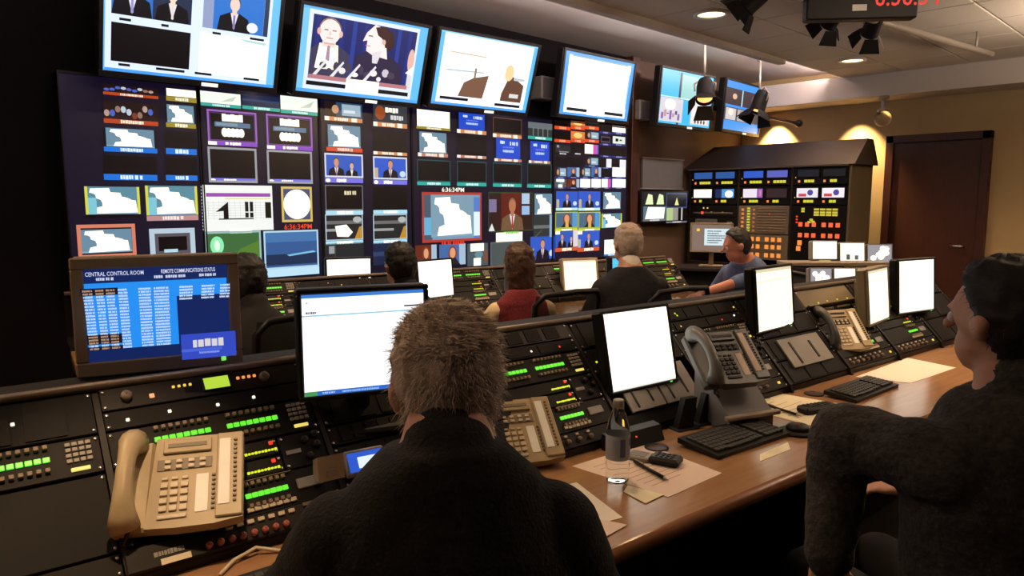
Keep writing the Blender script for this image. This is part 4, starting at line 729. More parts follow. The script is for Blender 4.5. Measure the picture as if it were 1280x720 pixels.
def stack(row, u, who, kind='A'):
    """the standard dress of one rack, bottom to top"""
    if kind == 'A': knobunit(row, u, .0, .046, 'reddish knobs under pale pegs, %s' % who, 7, lit_=AMB)
    t = keypanel(row, u, .048, 'low intercom unit with short green strip, %s' % who, False, ((.235, .33),), GREEN, 7)
    keys(t, 'peg', keymesh(.014, .010, .006, M['keyl']), [(x, .014, 0) for x in span(.23, .34, 7)]); MB().box(.35, .41, .033, .058, 0, .005, .002).build('name_plate', M['grey'], t)
    MB().box(.235, .345, .078, .0815, .0, .007, .001).build('bar', M['rail'], t)
    stripmodule(row, u, .133, 'lower yellow dashed unit, %s' % who, .335, 0, ledx=.285)
    stripmodule(row, u, .177, 'upper yellow dashed unit, %s' % who, .335, 0, ledx=.29)
    t = unit(row, u+.338, .133, .217, 'black speaker module, %s' % who, M['blackm'], .105, 'speaker_module', 'rack unit', 'speaker modules of the desk turrets')
    keys(t, 'knob', knobmesh(.009, .012, M['dark']), [(.06, .02, 0), (.06, .062, 0), (.085, .045, 0), (.085, .072, 0)]); MB().box(.01, .045, .035, .045, 0, .002).build('label_plate', M['grey'], t)
    keypanel(row, u, .221, 'intercom unit with number pad, %s' % who)

# ---------------------------------------------------------------- near row: console, racks, screens, phones
console(ROW1, 'near wooden console desk with sloping equipment turret, where the black sweater man sits', -.24, 4.34, .985, [.225+PITCH*i for i in range(-1, 10)])
U = [.225+PITCH*i for i in range(-1, 9)]
WHO = ['below the corner of the beige monitor', 'behind the beige phone', 'behind the wide white screen', 'beside the phone half hidden by the man', 'below the tall white screen', 'behind the dark grey phone', 'below the narrow white screen', 'behind the sunlit phone', 'below the pair of end screens', 'at the far end']
A, B, Cc, D, E_, F_, G, H_, I_ = U[1:10]
# rack left of the picture's edge: plain
knobunit(ROW1, U[0], 0, .046, 'low row of knobs, leftmost rack', 6)
blankunit(ROW1, U[0], .05, .215, 'tall plain black unit, leftmost rack'); keypanel(ROW1, U[0], .221, 'intercom panel with green strips, leftmost rack'); blankunit(ROW1, U[0], .307, .405, 'plain dark unit with pale slot covers, leftmost rack', [(.3, .05, WHT)], 4)
stack(ROW1, A, WHO[1], 'B'); stack(ROW1, Cc, WHO[3]); stack(ROW1, E_, WHO[5]); stack(ROW1, G, WHO[7]); stack(ROW1, H_, WHO[8])
blankunit(ROW1, A, .307, .351, 'black unit with four white lights under the green display unit', [(.044, .018, WHT), (.128, .022, WHT), (.23, .018, WHT), (.313, .022, WHT)])
t = unit(ROW1, A, .354, .408, 'grey brown unit with lit yellow green display', M['dark'], .443, 'display_unit', 'rack unit')
MB().box(.208, .272, .010, .046, 0, .004, .001).build('display_frame', M['black'], t); MB().q(.212, .013, .268, .043, (.72, .86, .25)).build('display', GLOW, t, False, (0, 0, .0042))
led(t, [(.147+.012*i, .034) for i in range(4)], AMB, .006); led(t, [(.29+.013*i, .032) for i in range(4)], (1, .6, .3), .007); led(t, [(.10, .02)], (1, .7, .5), .01)
keys(t, 'knob', knobmesh(.012, .014, M['beiged']), [(.05, .027, 0), (.35, .024, 0)])
for v0, v1, n, l in ((.0, .05, 0, 'lowest black unit behind the white screen'), (.055, .10, 9, 'slotted black unit, lower, behind the white screen'), (.105, .16, 7, 'slotted black unit, middle, behind the white screen'), (.165, .215, 11, 'slotted black unit, upper, behind the white screen'), (.22, .30, 6, 'tall slotted unit behind the white screen'), (.305, .405, 0, 'top blank unit behind the white screen')):
    blankunit(ROW1, B, v0, v1, l, [(.3, (v1-v0)/2, AMB)] if n == 9 else (), n)
blankunit(ROW1, Cc, .307, .351, 'black unit with white and red lights beside the man\'s ear', [(.253, .02, WHT), (.37, .02, RED)], 3)
blankunit(ROW1, Cc, .354, .408, 'brown black top unit with slots beside the man\'s ear', (), 5, .443, M['hood'])
led_u = blankunit(ROW1, D, .21, .30, 'black unit behind the tall white screen', [(.03, .04, YEL)], 3); blankunit(ROW1, D, .305, .405, 'blank unit top behind the tall white screen', (), 2); blankunit(ROW1, D, 0, .05, 'low black unit under grey folders')
blankunit(ROW1, E_, .307, .351, 'dark unit with red and white lights above dark grey phone', [(.31, .02, RED), (.06, .02, AMB), (.40, .03, WHT)], 2); blankunit(ROW1, E_, .354, .408, 'top unit with yellow green lights above dark grey phone', [(.07, .03, YEL), (.075, .02, YEL), (.43, .02, AMB)], 4)
for v0, v1, l in ((0, .1, 'low dark unit below grey clipboard'), (.105, .205, 'dark unit behind grey clipboard'), (.21, .30, 'plain dark unit above grey clipboard'), (.305, .405, 'top dark unit behind narrow white screen')): blankunit(ROW1, F_, v0, v1, l, (), 3)
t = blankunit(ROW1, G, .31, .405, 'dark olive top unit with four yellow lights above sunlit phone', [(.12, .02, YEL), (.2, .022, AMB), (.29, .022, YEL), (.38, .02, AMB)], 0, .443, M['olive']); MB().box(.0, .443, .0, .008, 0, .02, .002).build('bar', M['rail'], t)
blankunit(ROW1, H_, .307, .405, 'top dark unit behind the end screens', (), 4)
for v0, v1 in ((0, .13), (.135, .27), (.275, .405)): blankunit(ROW1, I_, v0, v1, 'plain black unit at far end of near console, %s' % ('lowest' if v0 == 0 else 'middle' if v0 < .2 else 'topmost'), (), 2)

def s_table(c, x0, y0, x1, y1):
    w, h = x1-x0, y1-y0; c.q(x0, y0, x1, y1, (.10, .16, .36)); top = y1
    c.txt('CENTRAL CONTROL ROOM', x0+.01*w, top-.075*h, .045*h, (.82, .84, .95), .39*w); c.txt('REMOTE COMMUNICATIONS STATUS', x0+.52*w, top-.072*h, .045*h, (.85, .87, .97), .39*w)
    for a, b in ((.08, .2), (.47, .53), (.55, .63), (.64, .69), (.79, .92)): c.scrib(x0+a*w, top-.125*h, x0+b*w, .034*h, (.78, .8, .92))
    c.q(x0, y0+.13*h, x0+.62*w, y0+.85*h, (.16, .56, .95)); c.q(x0+.62*w, y0+.67*h, x1-.01*w, y0+.85*h, (.16, .56, .95)); n = 20
    for i in range(n):
        y = y0+.135*h+i*.715*h/n; hh = .6*.715*h/n
        for k, (a, b) in enumerate(((.01, .07), (.09, .14), (.155, .21), (.23, .29), (.36, .44), (.46, .56))):
            oc = (i in (0, 2, 3, 4, 18, 19)) and k < 3
            if oc: c.q(x0+a*w-.012*w, y-.005*h, x0+b*w+.02*w, y+.036*h, (.12, .12, .2))
            c.scrib(x0+a*w, y, x0+b*w, hh, (.72, .58, .45) if oc else (.78, .86, 1.0))
        if i > 14:
            for a, b in ((.63, .72), (.78, .87), (.91, .98)): c.scrib(x0+a*w, y, x0+b*w, hh, (.8, .88, 1.0))
    c.q(x0+.62*w, y0+.05*h, x1, y0+.32*h, (.22, .30, .75)); c.q(x0+.62*w, y0+.13*h, x1-.1*w, y0+.16*h, (.3, .4, .85)); c.scrib(x0+.70*w, y0+.17*h, x0+.93*w, .09*h, (.85, .83, .85)); c.scrib(x0+.74*w, y0+.10*h, x0+.88*w, .025*h, (.5, .6, .95))
def s_mail(c, x0, y0, x1, y1):
    w, h = x1-x0, y1-y0; c.q(x0, y0, x1, y1, (1.12, 1.12, 1.12)); c.q(x0, y1-.035*h, x1, y1, (.25, .5, .85)); c.q(x0, y1-.215*h, x1, y1-.20*h, (.6, .8, .92)); c.scrib(x0+.03*w, y1-.19*h, x0+.11*w, .025*h, (.35, .38, .45)); c.scrib(x0+.03*w, y1-.09*h, x0+.05*w, .02*h, (.6, .62, .65))
    c.q(x0+.83*w, y1-.165*h, x1, y1-.15*h, (.12, .14, .2)); c.q(x0, y0, x1, y0+.045*h, (.2, .42, .82)); c.q(x0, y0, x0+.1*w, y0+.045*h, (.3, .6, .35)); c.scrib(x0+.14*w, y0+.012*h, x0+.24*w, .02*h, (.7, .8, .95)); c.scrib(x0+.3*w, y0+.012*h, x0+.6*w, .02*h, (.6, .75, .95))
monitor('beige monitor with a blue table of white rows, beside the black mesh chair', (.564, 1.755, 1.218), -17, 0, s_table, .35, .27, .026, M['bezel'], 1.085, 'desk_monitor', 'desk screens', -.05, .06, .034, (.10, .05))
monitor('black framed white monitor directly in front of the black sweater man', (.942, 1.484, 1.138), -20.8, 0, s_mail, .32, .269, .013, None, .90, back=-.02)
monitor('blown white tilted monitor behind the water bottle', (1.923, 1.376, .998), -7, -12, s_white, .32, .269, .011, None, .80)
monitor('narrow looking white monitor between dark grey phone and sunlit phone', (2.819, 1.354, 1.08), -1, -5.6, s_warm, .32, .269, .011, None, .87)
monitor('white monitor seen edge on at desk end, first of the end pair', (3.602, 1.22, 1.033), 3, -5.5, s_warm, .32, .269, .013, M['beiged'], .84)
monitor('white monitor at the very end of near desk, behind the edge on one', (3.98, 1.17, 1.05), -14, -4, s_white, .32, .28, .012, None, .84)

def phone(label, loc, rz, tilt, m, mk=None, strip=None, keym=None, hs=None, w=.18, h=.2):
    t = thing('desk_phone', label, 'telephone', loc, (R(90+tilt), 0, R(rz)), 'desk telephones')
    keym = keym or M['keyl']; hs = hs or m; strip = strip or M['strip']; mk = mk or M['beiged']
    X = lambda a: -w/2+a*w
    Y = lambda b: h/2-b*h
    MB().prism([(X(0), Y(1)), (X(.3), Y(1.02)), (X(.7), Y(1.02)), (X(1), Y(.98)), (X(1), Y(0)), (X(.05), Y(0))], -.03, 0, 'z').build('body', m, t)
    MB().box(X(.71), X(1.0), Y(.97), Y(.0), 0, .006, .003).build('key_module', m, t)
    MB().box(X(-.34), X(.03), Y(1.0), Y(.0), -.036, -.006, .006).build('cradle', m, t)
    MB().box(X(.13), X(.65), Y(.20), Y(.04), 0, .007, .002).build('display_frame', m, t); MB().box(X(.18), X(.60), Y(.14), Y(.095), .007, .0085).build('display', mk, t)
    MB().box(X(.08), X(.66), Y(.39), Y(.26), 0, .002, .0008).build('soft_key_bed', mk, t)
    keys(t, 'soft_key', keymesh(.012, .008, .004, keym), [(X(a), Y(b), .002) for a in (.19, .31, .44, .56) for b in (.295, .36)])
    keys(t, 'key', keymesh(.0145, .0115, .005, keym), [(X(a), Y(b), 0) for a in (.17, .275, .38) for b in (.56, .645, .73, .815)]); keys(t, 'key', keymesh(.012, .006, .004, keym), [(X(a), Y(.485), 0) for a in (.17, .275, .38)])
    MB().box(X(.12), X(.42), Y(.925), Y(.88), 0, .004, .0015).build('bar_key', keym, t)
    for a, b, y0, y1, z in ((.50, .63, .88, .46, .0), (.74, .86, .84, .08, .006)):
        MB().box(X(a), X(b), Y(y0), Y(y1), z, z+.0015).build('label_strip', strip, t)
        n = 8 if z == 0 else 14
        keys(t, 'line_key', keymesh(.007, .0055, .004, mk), [(X(b+.055), Y(y0+(y1-y0)*(i+.5)/n), z) for i in range(n)])
    hsn = MB(); pts = []; rs = []
    for i in range(13):
        a = -1+2*i/12; pts.append((X(-.19), a*h*.46, .052-.036*a**4-.010*abs(a))); rs.append(.0165+.0135*abs(a)**3)
    hsn.tube(pts, rs, 12).build('handset', hs, t, True)
    MB().tube([(X(-.13), -h*.5, .01), (X(-.2), -h*.58, -.02), (X(-.05), -h*.6, -.045), (X(.0), -h*.45, -.05)], .004, 6).build('cord', M['black'], t, True)
    MB().box(-w*.35, w*.4, -h*.45, h*.3, -.062, -.03, .006).build('stand', M['blackm'], t)
    return t
phone('beige desk phone with white label strips below the beige monitor', (.525, 1.476, .912), -26.5, -49.6, M['phone'])
phone('beige desk phone half hidden behind the man in black sweater', (1.392, 1.379, .842), -26, -49.6, M['phone'])
phone('dark grey desk phone with pinkish strips between two white monitors', (2.142, 1.156, .972), -24.8, -46.3, M['phoned'], M['dark'], M['pink'], M['dark'], M['hset'])
phone('brightly lit beige phone with dark handset beside the dark olive unit', (3.269, 1.229, .912), -27, -41.3, M['phone'], M['dark'], M['strip'], M['keyl'], M['phoned'])
# supports that carry the two phones which stand clear of the turret
for (u, t_, lab) in ((2.01, 1.377, 'low grey plastic stand under the dark grey phone'),):
    s = thing('phone_stand', lab, 'stand', ROW1.P(u, t_, .745), (0, 0, R(-20)), 'stands under phones')
    mm = M['lab'] if 'grey plastic' in lab else M['black']
    MB().prism([(-.08, 0), (.10, 0), (.10, .17), (.06, .17), (-.06, .06), (-.08, .05)], -.08, .10, 'x').build('wedge', mm, s); MB().box(-.10, .12, -.095, -.075, .04, .055, .003).build('lip', M['beige'], s)

# ---------------------------------------------------------------- things lying on the near desk
D0 = .745
def at1(s, t, z=D0): return ROW1.P(s, t, z)
def sheet(name, label, pts, m, z, cat='paper', group='sheets of paper on the near desk', lift=None, ink=0):
    cx = sum(p[0] for p in pts)/len(pts); cy = sum(p[1] for p in pts)/len(pts)
    t = thing(name, label, cat, at1(cx, cy, z), (0, 0, R(-6)), group)
    MB().prism([(x-cx, y-cy) for x, y in pts], 0, .0012, 'z').build('sheet', m, t)
    if ink:
        mb = MB(); (ax, ay), (bx, by), (c_x, c_y), (d_x, d_y) = [(x-cx, y-cy) for x, y in pts[:4]]
        for i in range(ink):
            f = .15+.7*i/ink; L = lambda p, q, k: (p[0]+(q[0]-p[0])*k, p[1]+(q[1]-p[1])*k)
            a, b = L((ax, ay), (d_x, d_y), f), L((bx, by), (c_x, c_y), f); p, q = L(a, b, .12), L(a, b, .55+.3*((i*7) % 5)/5)
            mb.add([(p[0], p[1], .0015), (q[0], q[1], .0015), (q[0], q[1]+.003, .0015), (p[0], p[1]+.003, .0015)], [(0, 1, 2, 3)], (.66, .54, .5))
        mb.build('printed_lines', PRINT, t)
    return t
sheet('paper_sheet', 'large pinkish sheet under the water bottle and mobile phone', [(1.32, 1.413), (1.618, 1.414), (1.604, 1.123), (1.364, 1.11)], M['pink'], D0, ink=9)
sheet('paper_sheet', 'small cream sheet corner in front of the water bottle', [(1.30, 1.20), (1.338, 1.222), (1.366, 1.125), (1.289, 1.118)], M['yellow'], D0+.0015)
sheet('paper_sheet', 'white sheet by the desk edge at the man\'s elbow', [(1.10, 1.345), (1.25, 1.32), (1.19, 1.10), (1.06, 1.12)], M['paper'], D0)
sheet('paper_sheet', 'second sheet lying over the edge one at the man\'s elbow', [(1.02, 1.15), (1.13, 1.145), (1.168, 1.065), (1.06, 1.05)], M['pink'], D0+.0015)
sheet('paper_sheet', 'cream sheets under pen and remote beside the far keyboard', [(2.183, 1.455), (2.463, 1.48), (2.52, 1.192), (2.182, 1.2)], M['yellow'], D0, ink=6)
sheet('paper_sheet', 'white strip of paper in front of the near keyboard', [(1.815, 1.145), (1.975, 1.153), (1.922, 1.113), (1.764, 1.112)], M['yellow'], D0)
sheet('paper_sheet', 'bright loose sheet at far desk end below the end screens', [(2.95, 1.43), (3.5, 1.46), (3.46, 1.24), (3.02, 1.24)], M['paper'], D0)
for i, (s, t_, l) in enumerate(((1.62, 1.367, 'round black cable hole in desk behind the mobile phone'), (2.557, 1.395, 'round dark cable hole in desk behind the far keyboard'))):
    g = thing('cable_grommet', l, 'grommet', at1(s, t_), (0, 0, 0), 'desk cable grommets')
    MB().lathe([(.036, 0), (.036, .004), (.028, .005), (.026, .001)], 20).build('ring', M['black'], g, True); MB().lathe([(.027, .0005), (.027, .0015), (0, .0015)], 20).build('cap', M['redwood'], g)
bt = thing('water_bottle', 'clear plastic water bottle with dark label on the pinkish sheet', 'bottle', at1(1.345, 1.265, D0+.0015), (0, 0, 0))
MB().lathe([(.0, .004), (.018, .002), (.028, .0), (.031, .008), (.0315, .05), (.030, .055), (.0315, .06), (.0315, .13), (.029, .15), (.022, .175), (.0135, .195), (.0125, .205)], 24).build('body', M['bottle'], bt, True)
mb = MB(); n = 24
LB = [(.0322, .065), (.0322, .125)]
mb.lathe(LB, n); mb.c = [None]*len(mb.f)
mb = MB(); vs = []; fs = []
for z in (.062, .128):
    for k in range(n): a = 2*math.pi*k/n; vs.append((.0324*math.cos(a), .0324*math.sin(a), z))
mb.add(vs, [(k, (k+1) % n, n+(k+1) % n, n+k) for k in range(n)], (.60, .62, .64)); mb.build('label', PRINT, bt, True)
mb = MB()
for a0, z0, z1, col in ((-2.3, .072, .12, (.34, .36, .5)), (-1.7, .075, .09, (.6, .6, .66)), (-2.9, .08, .118, (.55, .58, .64)), (-1.5, .1, .12, (.36, .38, .52))):
    vs = [(.0328*math.cos(a0+.45*k/4), .0328*math.sin(a0+.45*k/4), z) for z in (z0, z1) for k in range(5)]
    mb.add(vs, [(k, k+1, 6+k, 5+k) for k in range(4)], col)
mb.build('label_print', PRINT, bt)
MB().lathe([(.0145, .197), (.0145, .216), (.013, .218), (0, .218)], 20).build('cap', M['grey'], bt, True)
ph = thing('mobile_phone', 'black mobile phone with pale lid lying on pinkish sheet by the bottle', 'mobile phone', at1(1.525, 1.305, D0+.0015), (0, 0, R(-6-68)))
MB().box(-.075, .0, -.028, .028, .0, .014, .004).build('lid', M['grey'], ph); MB().box(.0, .085, -.03, .03, .0, .022, .007).build('body', M['black'], ph); MB().box(-.06, -.012, -.02, .02, .014, .015).build('screen', M['lab'], ph); keys(ph, 'key', keymesh(.009, .008, .002, M['dark']), [(.02+.014*i, -.014+.014*j, .022) for i in range(4) for j in range(3)])
def pen(label, a, b, z=D0+.002):
    p, q = at1(*a, z+.006), at1(*b, z+.006); t = thing('pen', label, 'pen', p, (0, 0, 0), 'pens on the near desk'); d = q-p
    MB().tube([(0, 0, 0), d*.88], .005, 8).build('barrel', M['black'], t, True); MB().tube([d*.88, d], [.0045, .001], 8).build('tip', M['steel'], t, True); MB().tube([d*.02+Vector((0, 0, .006)), d*.28+Vector((0, 0, .007))], .0015, 6).build('clip', M['steel'], t)
pen('dark pen beside the mobile phone on the pinkish sheet', (1.47, 1.318), (1.437, 1.17)); pen('dark pen on the cream sheets beside the remote', (2.262, 1.419), (2.235, 1.26))
def keyboard(label, c, rz, w=.36, d=.15, rows=6, cols=18):
    t = thing('keyboard', label, 'keyboard', at1(*c), (R(4), 0, R(rz)), 'computer keyboards'); t.location.z += .005
    MB().prism([(-d/2, 0), (d/2, 0), (d/2, .016), (-d/2, .012)], -w/2, w/2, 'x').build('case', M['black'], t); p = (w-.03)/cols; q = (d-.03)/rows
    me = keymesh(p*.86, q*.82, .008, M['keyd'])
    for r in range(rows):
        for k in range(cols):
            if r == 5 and k not in (0, 1, 2, 9, 10, 11, 13, 14, 15, 16, 17): continue
            if k == 12 and r < 6: continue
            put('key', me, t, (-w/2+.015+p*(k+.5), d/2-.015-q*(r+.5), .0135))
    MB().box(-w/2+.015+p*3.05, -w/2+.015+p*8.95, -d/2+.015, -d/2+.015+q*.82, .0135, .0205, .001).build('space_bar', M['keyd'], t)
    return t
keyboard('black keyboard on the desk in front of dark grey phone', (1.862, 1.262), -7.5)
keyboard('black keyboard at the far end below the brightly lit phone', (2.735, 1.30), -4, .36, .125)
keyboard('black keyboard in front of the black sweater man, mostly hidden', (.41, 1.265), -6)
ms = thing('mouse_puck', 'round black puck mouse with red dot in front of the near keyboard', 'mouse', at1(2.085, 1.185), (0, 0, 0))
MB().lathe([(.056, 0), (.058, .006), (.05, .010), (.035, .012), (0, .012)], 24).build('base', M['dark'], ms, True); MB().lathe([(.036, .012), (.036, .02), (.028, .027), (0, .029)], 20).build('dome', M['black'], ms, True); MB().disc(0, 0, .006, .006, (.8, .2, .15)).build('dot', PRINT, ms, False, (0, 0, .0292))
rm = thing('remote_control', 'thick dark remote control on cream sheets', 'remote control', at1(2.352, 1.268, D0+.0015), (0, 0, R(-20)))
MB().box(-.075, .075, -.028, .028, 0, .024, .007).build('body', M['dark'], rm); keys(rm, 'key', keymesh(.009, .008, .003, M['keyd']), [(-.05+.018*i, -.014+.014*j, .024) for i in range(6) for j in range(3)])
# leaning sheets and little boxes along the foot of the turret
for u, v0, w_, h_, m_, lab in ((1.66, .052, .16, .15, M['grey'], 'grey folder leaning on turret below the tilted white monitor'), (1.83, .052, .17, .14, M['grey'], 'second grey folder leaning beside the first folder'), (2.60, .06, .30, .13, M['grey'], 'grey clipboard leaning on turret below the narrow white monitor')):
    t = thing('leaning_folder', lab, 'folder', ROW1.rp(u, v0, .012), ROW1.rot(), 'grey folders leaning on the turret')
    MB().box(0, w_, 0, h_, -.008, .0, .001).build('cover', m_, t); MB().box(.004, w_-.004, .004, h_-.004, -.010, -.008).build('sheets', M['paper'], t); MB().box(w_*.2, w_*.24, .01, h_-.02, 0, .003).box(w_*.66, w_*.7, .02, h_-.03, 0, .003).build('strap', M['black'], t)
bx = thing('junction_box', 'black wedge shaped box with red light behind the water bottle', 'box', at1(1.58, 1.455), (0, 0, R(-8)))
MB().prism([(-.05, 0), (.0, 0), (.0, .05), (-.03, .045)], -.10, .12, 'x').build('case', M['black'], bx); led(bx, [(.0, -.052, )], RED, .005); bx.children[-1].location = (0, -.045, .03)
for u, tt, lab in ((1.83, 1.44, 'black tilted bracket standing beside the near keyboard, first'), (1.93, 1.435, 'black bracket standing between first bracket and dark grey phone')):
    t = thing('stand_bracket', lab, 'bracket', at1(u, tt), (0, 0, R(-15)), 'black brackets on the desk')
    MB().prism([(-.03, 0), (.035, 0), (.05, .10), (.0, .10)], -.012, .012, 'y').build('leg_plate', M['black'], t); MB().box(-.04, .05, -.03, .03, 0, .006, .002).build('foot_plate', M['black'], t)
sm = thing('small_display', 'small lit blue white display on the desk at the man\'s shoulder', 'display', ROW1.rp(.742, .068, .03), (R(55), 0, R(-12)))
MB().box(-.05, .05, 0, .062, -.02, 0, .004).build('case', M['grey'], sm); c = MB(); c.q(-.043, .008, .043, .054, (.18, .35, .8)); c.q(-.02, .015, .036, .042, (.9, .96, 1.0)); c.build('screen', GLOW, sm, False, (0, 0, .001))
hd = thing('headset_box', 'beige plastic box beside the small blue display', 'box', ROW1.rp(.645, .08, .035), (0, 0, R(-10)))
MB().prism([(-.02, 0), (.02, 0), (.02, .04), (-.01, .055)], -.03, .03, 'x').build('case', M['beige'], hd); MB().box(-.012, .012, -.022, -.0195, .008, .026, .001).build('label_plate', M['grey'], hd)
# small mixer and strips at the lower left corner, in front of the turret
mx = thing('button_mixer', 'grey mixer strip with a row of red capped knobs below the beige phone', 'mixer', ROW1.rp(.455, .018, .004), ROW1.rot())
MB().box(-.235, .215, -.024, .026, -.02, .012, .003).build('case', M['dark'], mx); keys(mx, 'knob', knobmesh(.007, .012, mat('dull_red_cap', (.38, .10, .07), .5)), [(-.085+.0225*i, -.010, .012) for i in range(8)]); keys(mx, 'peg', keymesh(.014, .009, .006, M['keyl']), [(-.04+.022*i, .015, .012) for i in range(7)])
c = MB(); c.scrib(-.185, -.004, -.13, .010, (.6, .58, .55)); c.build('name_print', PRINT, mx, False, (0, 0, .0126)); MB().box(-.175, -.12, -.022, -.010, .012, .014).build('label_strip', M['yellow'], mx); MB().box(.155, .18, .0, .012, .012, .016).build('button', M['peg'], mx); MB().box(.12, .2, .018, .025, .012, .016).build('bar', M['rail'], mx)
cbl = thing('cable', 'pale cable curling over the desk below the grey mixer', 'cable', at1(.43, 1.43, D0+.005), (0, 0, 0)); MB().tube([(-.06, -.02, 0), (-.02, .01, .004), (.03, .015, .012), (.07, -.01, .0), (.12, -.03, 0)], .004, 6).build('sleeve', M['keyl'], cbl, True); MB().tube([(.12, -.03, 0), (.14, -.035, 0)], .006, 8).build('plug', M['black'], cbl, True)

# ---------------------------------------------------------------- second row of desks
console(ROW2, 'far wooden console desk with sloping turret below the video wall', .15, 4.45, .985, [.42+PITCH*i for i in range(0, 9)], 'console_desk', .305)
W2 = ['behind the man at the beige monitor', 'left of the small white screen', 'behind the small white screen', 'behind the black haired man', 'left of woman in vest', 'behind the woman in wine red vest', 'behind the far white screen', 'behind the grey haired man', 'right of the grey haired man']
for i in range(9):
    u = .42+PITCH*i
    if i in (1, 4, 8) or i in (0, 6):
        stack(ROW2, u, 'far row, '+W2[i])
    else:
        for v0, v1 in ((0, .10), (.105, .21), (.215, .30)): blankunit(ROW2, u, v0, v1, '%s plain unit of far row, %s' % ('lowest' if v0 == 0 else 'middle' if v0 < .2 else 'upper', W2[i]), [(.1+.08*k, .02+.02*((k*i) % 3), [YEL, RED, WHT, ORA][(k+i) % 4]) for k in range(4)], 4)
monitor('small white screen in far row seen above the wide white monitor', (2.453, 4.036, .99), -20, 0, s_white, .30, .25, .012, None, .85)
monitor('white screen in far row between black haired man and woman', (2.768, 3.537, .992), 4, -5.7, s_white, .30, .25, .012, None, .86)
monitor('white screen in far row between woman and grey haired man', (4.055, 3.455, .930), -22, -10, s_warm, .30, .25, .016, M['beige'], .79)
monitor('light blue screen in far row partly behind the grey haired man', (4.20, 3.17, .955), 2, -2, s_blue, .30, .25, .013, None, .80)
for lab, s, t_, w_, h_, m_ in (('bright papers on far desk left of woman in vest', 2.33, 1.20, .26, .2, M['pink']), ('cream papers on far desk between woman and grey haired man', 3.42, 1.22, .22, .2, M['yellow']), ('white papers on far desk near black mesh chair', 1.15, 1.12, .2, .24, M['paper'])):
    t = thing('paper_sheet', lab, 'paper', ROW2.P(s, t_, .7455), (0, 0, R(-16)), 'sheets of paper on the far desk'); MB().box(-w_/2, w_/2, -h_/2, h_/2, 0, .002).build('sheet', m_, t)
    mb = MB(); [mb.q(-w_*.4, -h_*.4+i*h_*.09, w_*(.1+.25*((i*3) % 4)/4), -h_*.4+i*h_*.09+.004, (.4, .35, .33)) for i in range(9)]; mb.build('printed_lines', PRINT, t, False, (0, 0, .0021))

# ---------------------------------------------------------------- right hand corner: side desk, beige monitor, trays of small screens
sd = thing('side_desk', 'dark polished side desk under the reaching arm of the man in blue', 'desk', (4.22, 2.38, 0), (0, 0, R(-8)))
MB().box(-.30, .30, -.42, .37, .75, .785, .008).build('worktop', M['hood'], sd); MB().tube([(-.33, -.42, .768), (-.33, .40, .768)], .02, 10).build('edge_nosing', M['nose'], sd, True)
for x in (-.28, .26):
    for y in (-.38, .35): MB().box(x, x+.04, y, y+.04, 0, .75, .004).build('leg', M['blackm'], sd)
MB().box(-.30, .30, .36, .38, .3, .75).build('modesty_panel', M['hood'], sd)
t = thing('paper_sheet', 'crumpled white sheet on side desk beside the reaching hand', 'paper', (4.18, 2.66, .786), (0, 0, R(20)))
n = 9; vs = []; rr = random.Random(5)
for i in range(n):
    for j in range(n): vs.append((-.14+.28*i/(n-1), -.11+.22*j/(n-1), .012+.02*rr.random()*math.sin(i*1.1)**2))
MB().add(vs, [(i*n+j, (i+1)*n+j, (i+1)*n+j+1, i*n+j+1) for i in range(n-1) for j in range(n-1)]).build('sheet', M['paper'], t)
MB().box(-.1, -.04, -.02, .05, .0, .012).build('folded_corner', M['pink'], t)
def s_doc(c, x0, y0, x1, y1):
    w, h = x1-x0, y1-y0; c.q(x0, y0, x1, y1, (.52, .44, .40)); c.q(x0+.32*w, y0+.2*h, x1-.03*w, y0+.85*h, (.85, .92, .94)); [c.scrib(x0+.4*w, y0+(.28+.09*i)*h, x0+(.7+.07*(i % 4))*w, .05*h, (.35, .4, .42)) for i in range(6)]; c.q(x0+.12*w, y0+.75*h, x0+.2*w, y0+.85*h, (1, .8, .3))
monitor('beige monitor showing a white document in front of equipment cabinet', (6.55, 3.85, 1.10), -62, 0, s_doc, .42, .30, .02, M['beige'], .80, foot=(.12, .09))
pd = thing('pedestal_table', 'low dark pedestal under the beige document monitor', 'table', (6.60, 3.92, 0), (0, 0, R(-62)))
MB().box(-.30, .30, -.22, .25, .765, .80, .006).build('top', M['hood'], pd); MB().box(-.26, .26, -.1, .22, 0, .765, .004).build('cabinet', M['black'], pd); MB().box(-.02, .02, -.115, -.1, .5, .53).build('handle', M['steel'], pd)
ts = thing('monitor_tray', 'two tier beige stand holding six small bright screens', 'stand', (4.98, 1.98, 0), (0, 0, R(-45)))
MB().box(-.36, .42, .02, .20, .0, .84, .006).build('cabinet', M['hood'], ts)
MB().box(-.34, .38, -.03, .16, 1.035, 1.06, .004).build('upper_shelf', M['beige'], ts); MB().box(-.38, .32, -.40, -.16, .88, .905, .004).build('lower_shelf', M['beige'], ts)
for x in (-.36, .38): MB().tube([(x, .08, .80), (x, .06, 1.04)], .014, 8).build('post', M['beige'], ts, True)
for x in (-.36, .30): MB().tube([(x, -.30, 0), (x, -.30, .885)], .014, 8).build('post', M['beige'], ts, True)
MB().tube([(-.40, -.18, .80), (-.36, .0, 1.03)], .016, 8).build('brace', M['keyl'], ts, True)
def s_pic(i):
    def f(c, x0, y0, x1, y1):
        w, h = x1-x0, y1-y0; c.q(x0, y0, x1, y1, (.62, .60, .62) if i in (2, 3) else WHT); r = random.Random(i)
        if i not in (0,): [c.disc(x0+w*r.uniform(.2, .8), y0+h*r.uniform(.2, .8), w*.14, h*.16, WHT, 8) for _ in range(9)]
        if i == 1: c.q(x0+.25*w, y0+.05*h, x0+.4*w, y0+.35*h, (.35, .35, .36)); c.q(x0+.6*w, y0+.05*h, x0+.75*w, y0+.3*h, (.4, .4, .42))
    return f
